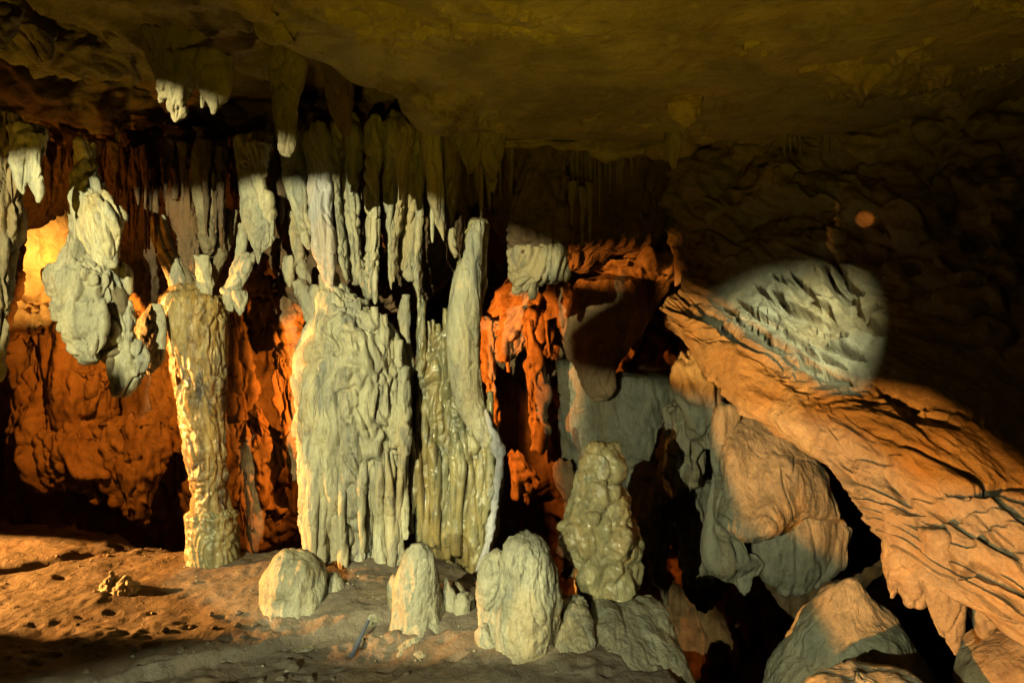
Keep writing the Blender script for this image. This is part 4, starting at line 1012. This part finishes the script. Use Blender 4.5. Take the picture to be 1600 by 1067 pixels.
if 'y' not in OFF: cave_lamp('unseen black shuttered yellow lamp aimed at the left end of the bedded slab', (-2.2, .8, .9), [P3(1010, 440, 5.9), P3(1070, 458, 5.9), P3(1190, 520, 4.95), P3(1285, 600, 4.3), P3(1255, 650, 4.2), P3(1290, 720, 3.95), P3(1210, 680, 4.5), P3(1010, 560, 6)], 1917, (1, .55, .16))
# lamps hidden behind the formations, on the rear walls
if 'l' not in OFF: cave_lamp('unseen black shuttered yellow lamp standing beyond the left edge, lighting the bright opening', P3(-150, 520, 6.6), [P3(-60, 372, 8.6), P3(30, 362, 8.6), P3(56, 374, 8.6), P3(78, 382, 8.6), P3(125, 402, 8.6), P3(112, 474, 8.6), P3(60, 478, 8.6), P3(-60, 474, 8.6)], 3124, (1, .56, .12), .02, .12)
if 'k' not in OFF: cave_lamp('unseen black shuttered orange lamp hidden behind the craggy hanging mass', P3(150, 470, 5.7), [P3(-250, 330, 8.4), P3(330, 330, 8), P3(345, 600, 7), P3(330, 880, 6.6), P3(-250, 860, 6.8)], 241, (1, .31, .03), .01, .12)
if 'm' not in OFF: cave_lamp('unseen black shuttered deep orange lamp hidden behind the massive column', (-.95, 5.62, 1.5), [P3(755, 440, 7.0), P3(1000, 440, 7.0), P3(900, 555, 7.0), P3(885, 960, 7.0), P3(765, 960, 7.0)], 468, (1, .27, .03), .008, .12)
if 'r' not in OFF: cave_lamp('unseen black shuttered orange lamp hidden behind the pale pillar, aimed at the high ledge', (-.45, 5.65, 2.2), [P3(905, 375, 6.9), P3(1080, 370, 6.5), P3(1085, 450, 6.3), P3(905, 436, 6.9)], 269, (1, .32, .04), .008, .12)
if 'g' not in OFF: cave_lamp('unseen black shuttered deep orange lamp hidden behind the left edge of the massive column', (-1.25, 5.75, 1.3), [P3(340, 430, 7.0), P3(500, 430, 7.0), P3(500, 900, 6.8), P3(340, 900, 6.8)], 326, (1, .29, .03), .008, .12)
# dim yellow uplight on the ceiling
if 'u' not in OFF: cave_lamp('unseen black shuttered olive lamp on the ground shining up at the smooth roof', (-.2, -.9, .3), [(-1.5, 1.2, 3.25), (-1.2, 2.2, 3.22), (-1.08, 3.1, 3.2), (-.8, 3.95, 3.12), (-.25, 5.0, 3.06), (.5, 5.0, 3.0), (1.1, 4.9, 3.0), (1.7, 4.6, 3.15), (2.3, 3.2, 3.2), (3.0, 1.0, 3.2), (0, -.8, 3.2)], 640, OLIVE, .06, .3)
if 'q' not in OFF: cave_lamp('added black shuttered orange lamp on the mud floor shining up at the left roof', (-4.6, 3.4, .5), [(-5.5, 4.9, 3.5), (-4.6, 5.6, 3.5), (-3.2, 5.6, 3.45), (-1.8, 5.3, 3.45), (-1.6, 6.6, 3.4), (-6.5, 7.2, 3.3)], 480, (1, .30, .02), .05, .3)  # lamp added to give the left roof an orange glow
if 'v' not in OFF: cave_lamp('unseen black shuttered dull yellow lamp shining up at the dripping left roof', (-2.7, 2.2, .3), [(-6.5, 4.5, 3.4), (-6.5, 7.5, 3.4), (-2.9, 7.3, 3.4), (-2.2, 5.5, 3.4), (-1.7, 3.3, 3.4), (-3, 2.0, 3.4)], 110, (1, .62, .04), .06, .3)
if 'z' not in OFF: area('dim_fill', (.3, -.8, 2.0), (1.6, 5, 1.6), .05, (1, .72, .2), 1.0)

w = bpy.data.worlds.new('World'); SC.world = w; w.use_nodes = True
w.node_tree.nodes['Background'].inputs[0].default_value = (.9, .75, .35, 1)
w.node_tree.nodes['Background'].inputs[1].default_value = 0.0

SC.render.engine = 'CYCLES'
c = SC.cycles
c.use_denoising = True
c.max_bounces = 3; c.diffuse_bounces = 1; c.glossy_bounces = 2
c.sample_clamp_indirect = 4
SC.view_settings.view_transform = 'Standard'; SC.view_settings.look = 'None'
SC.view_settings.gamma = 1; SC.view_settings.exposure = 0
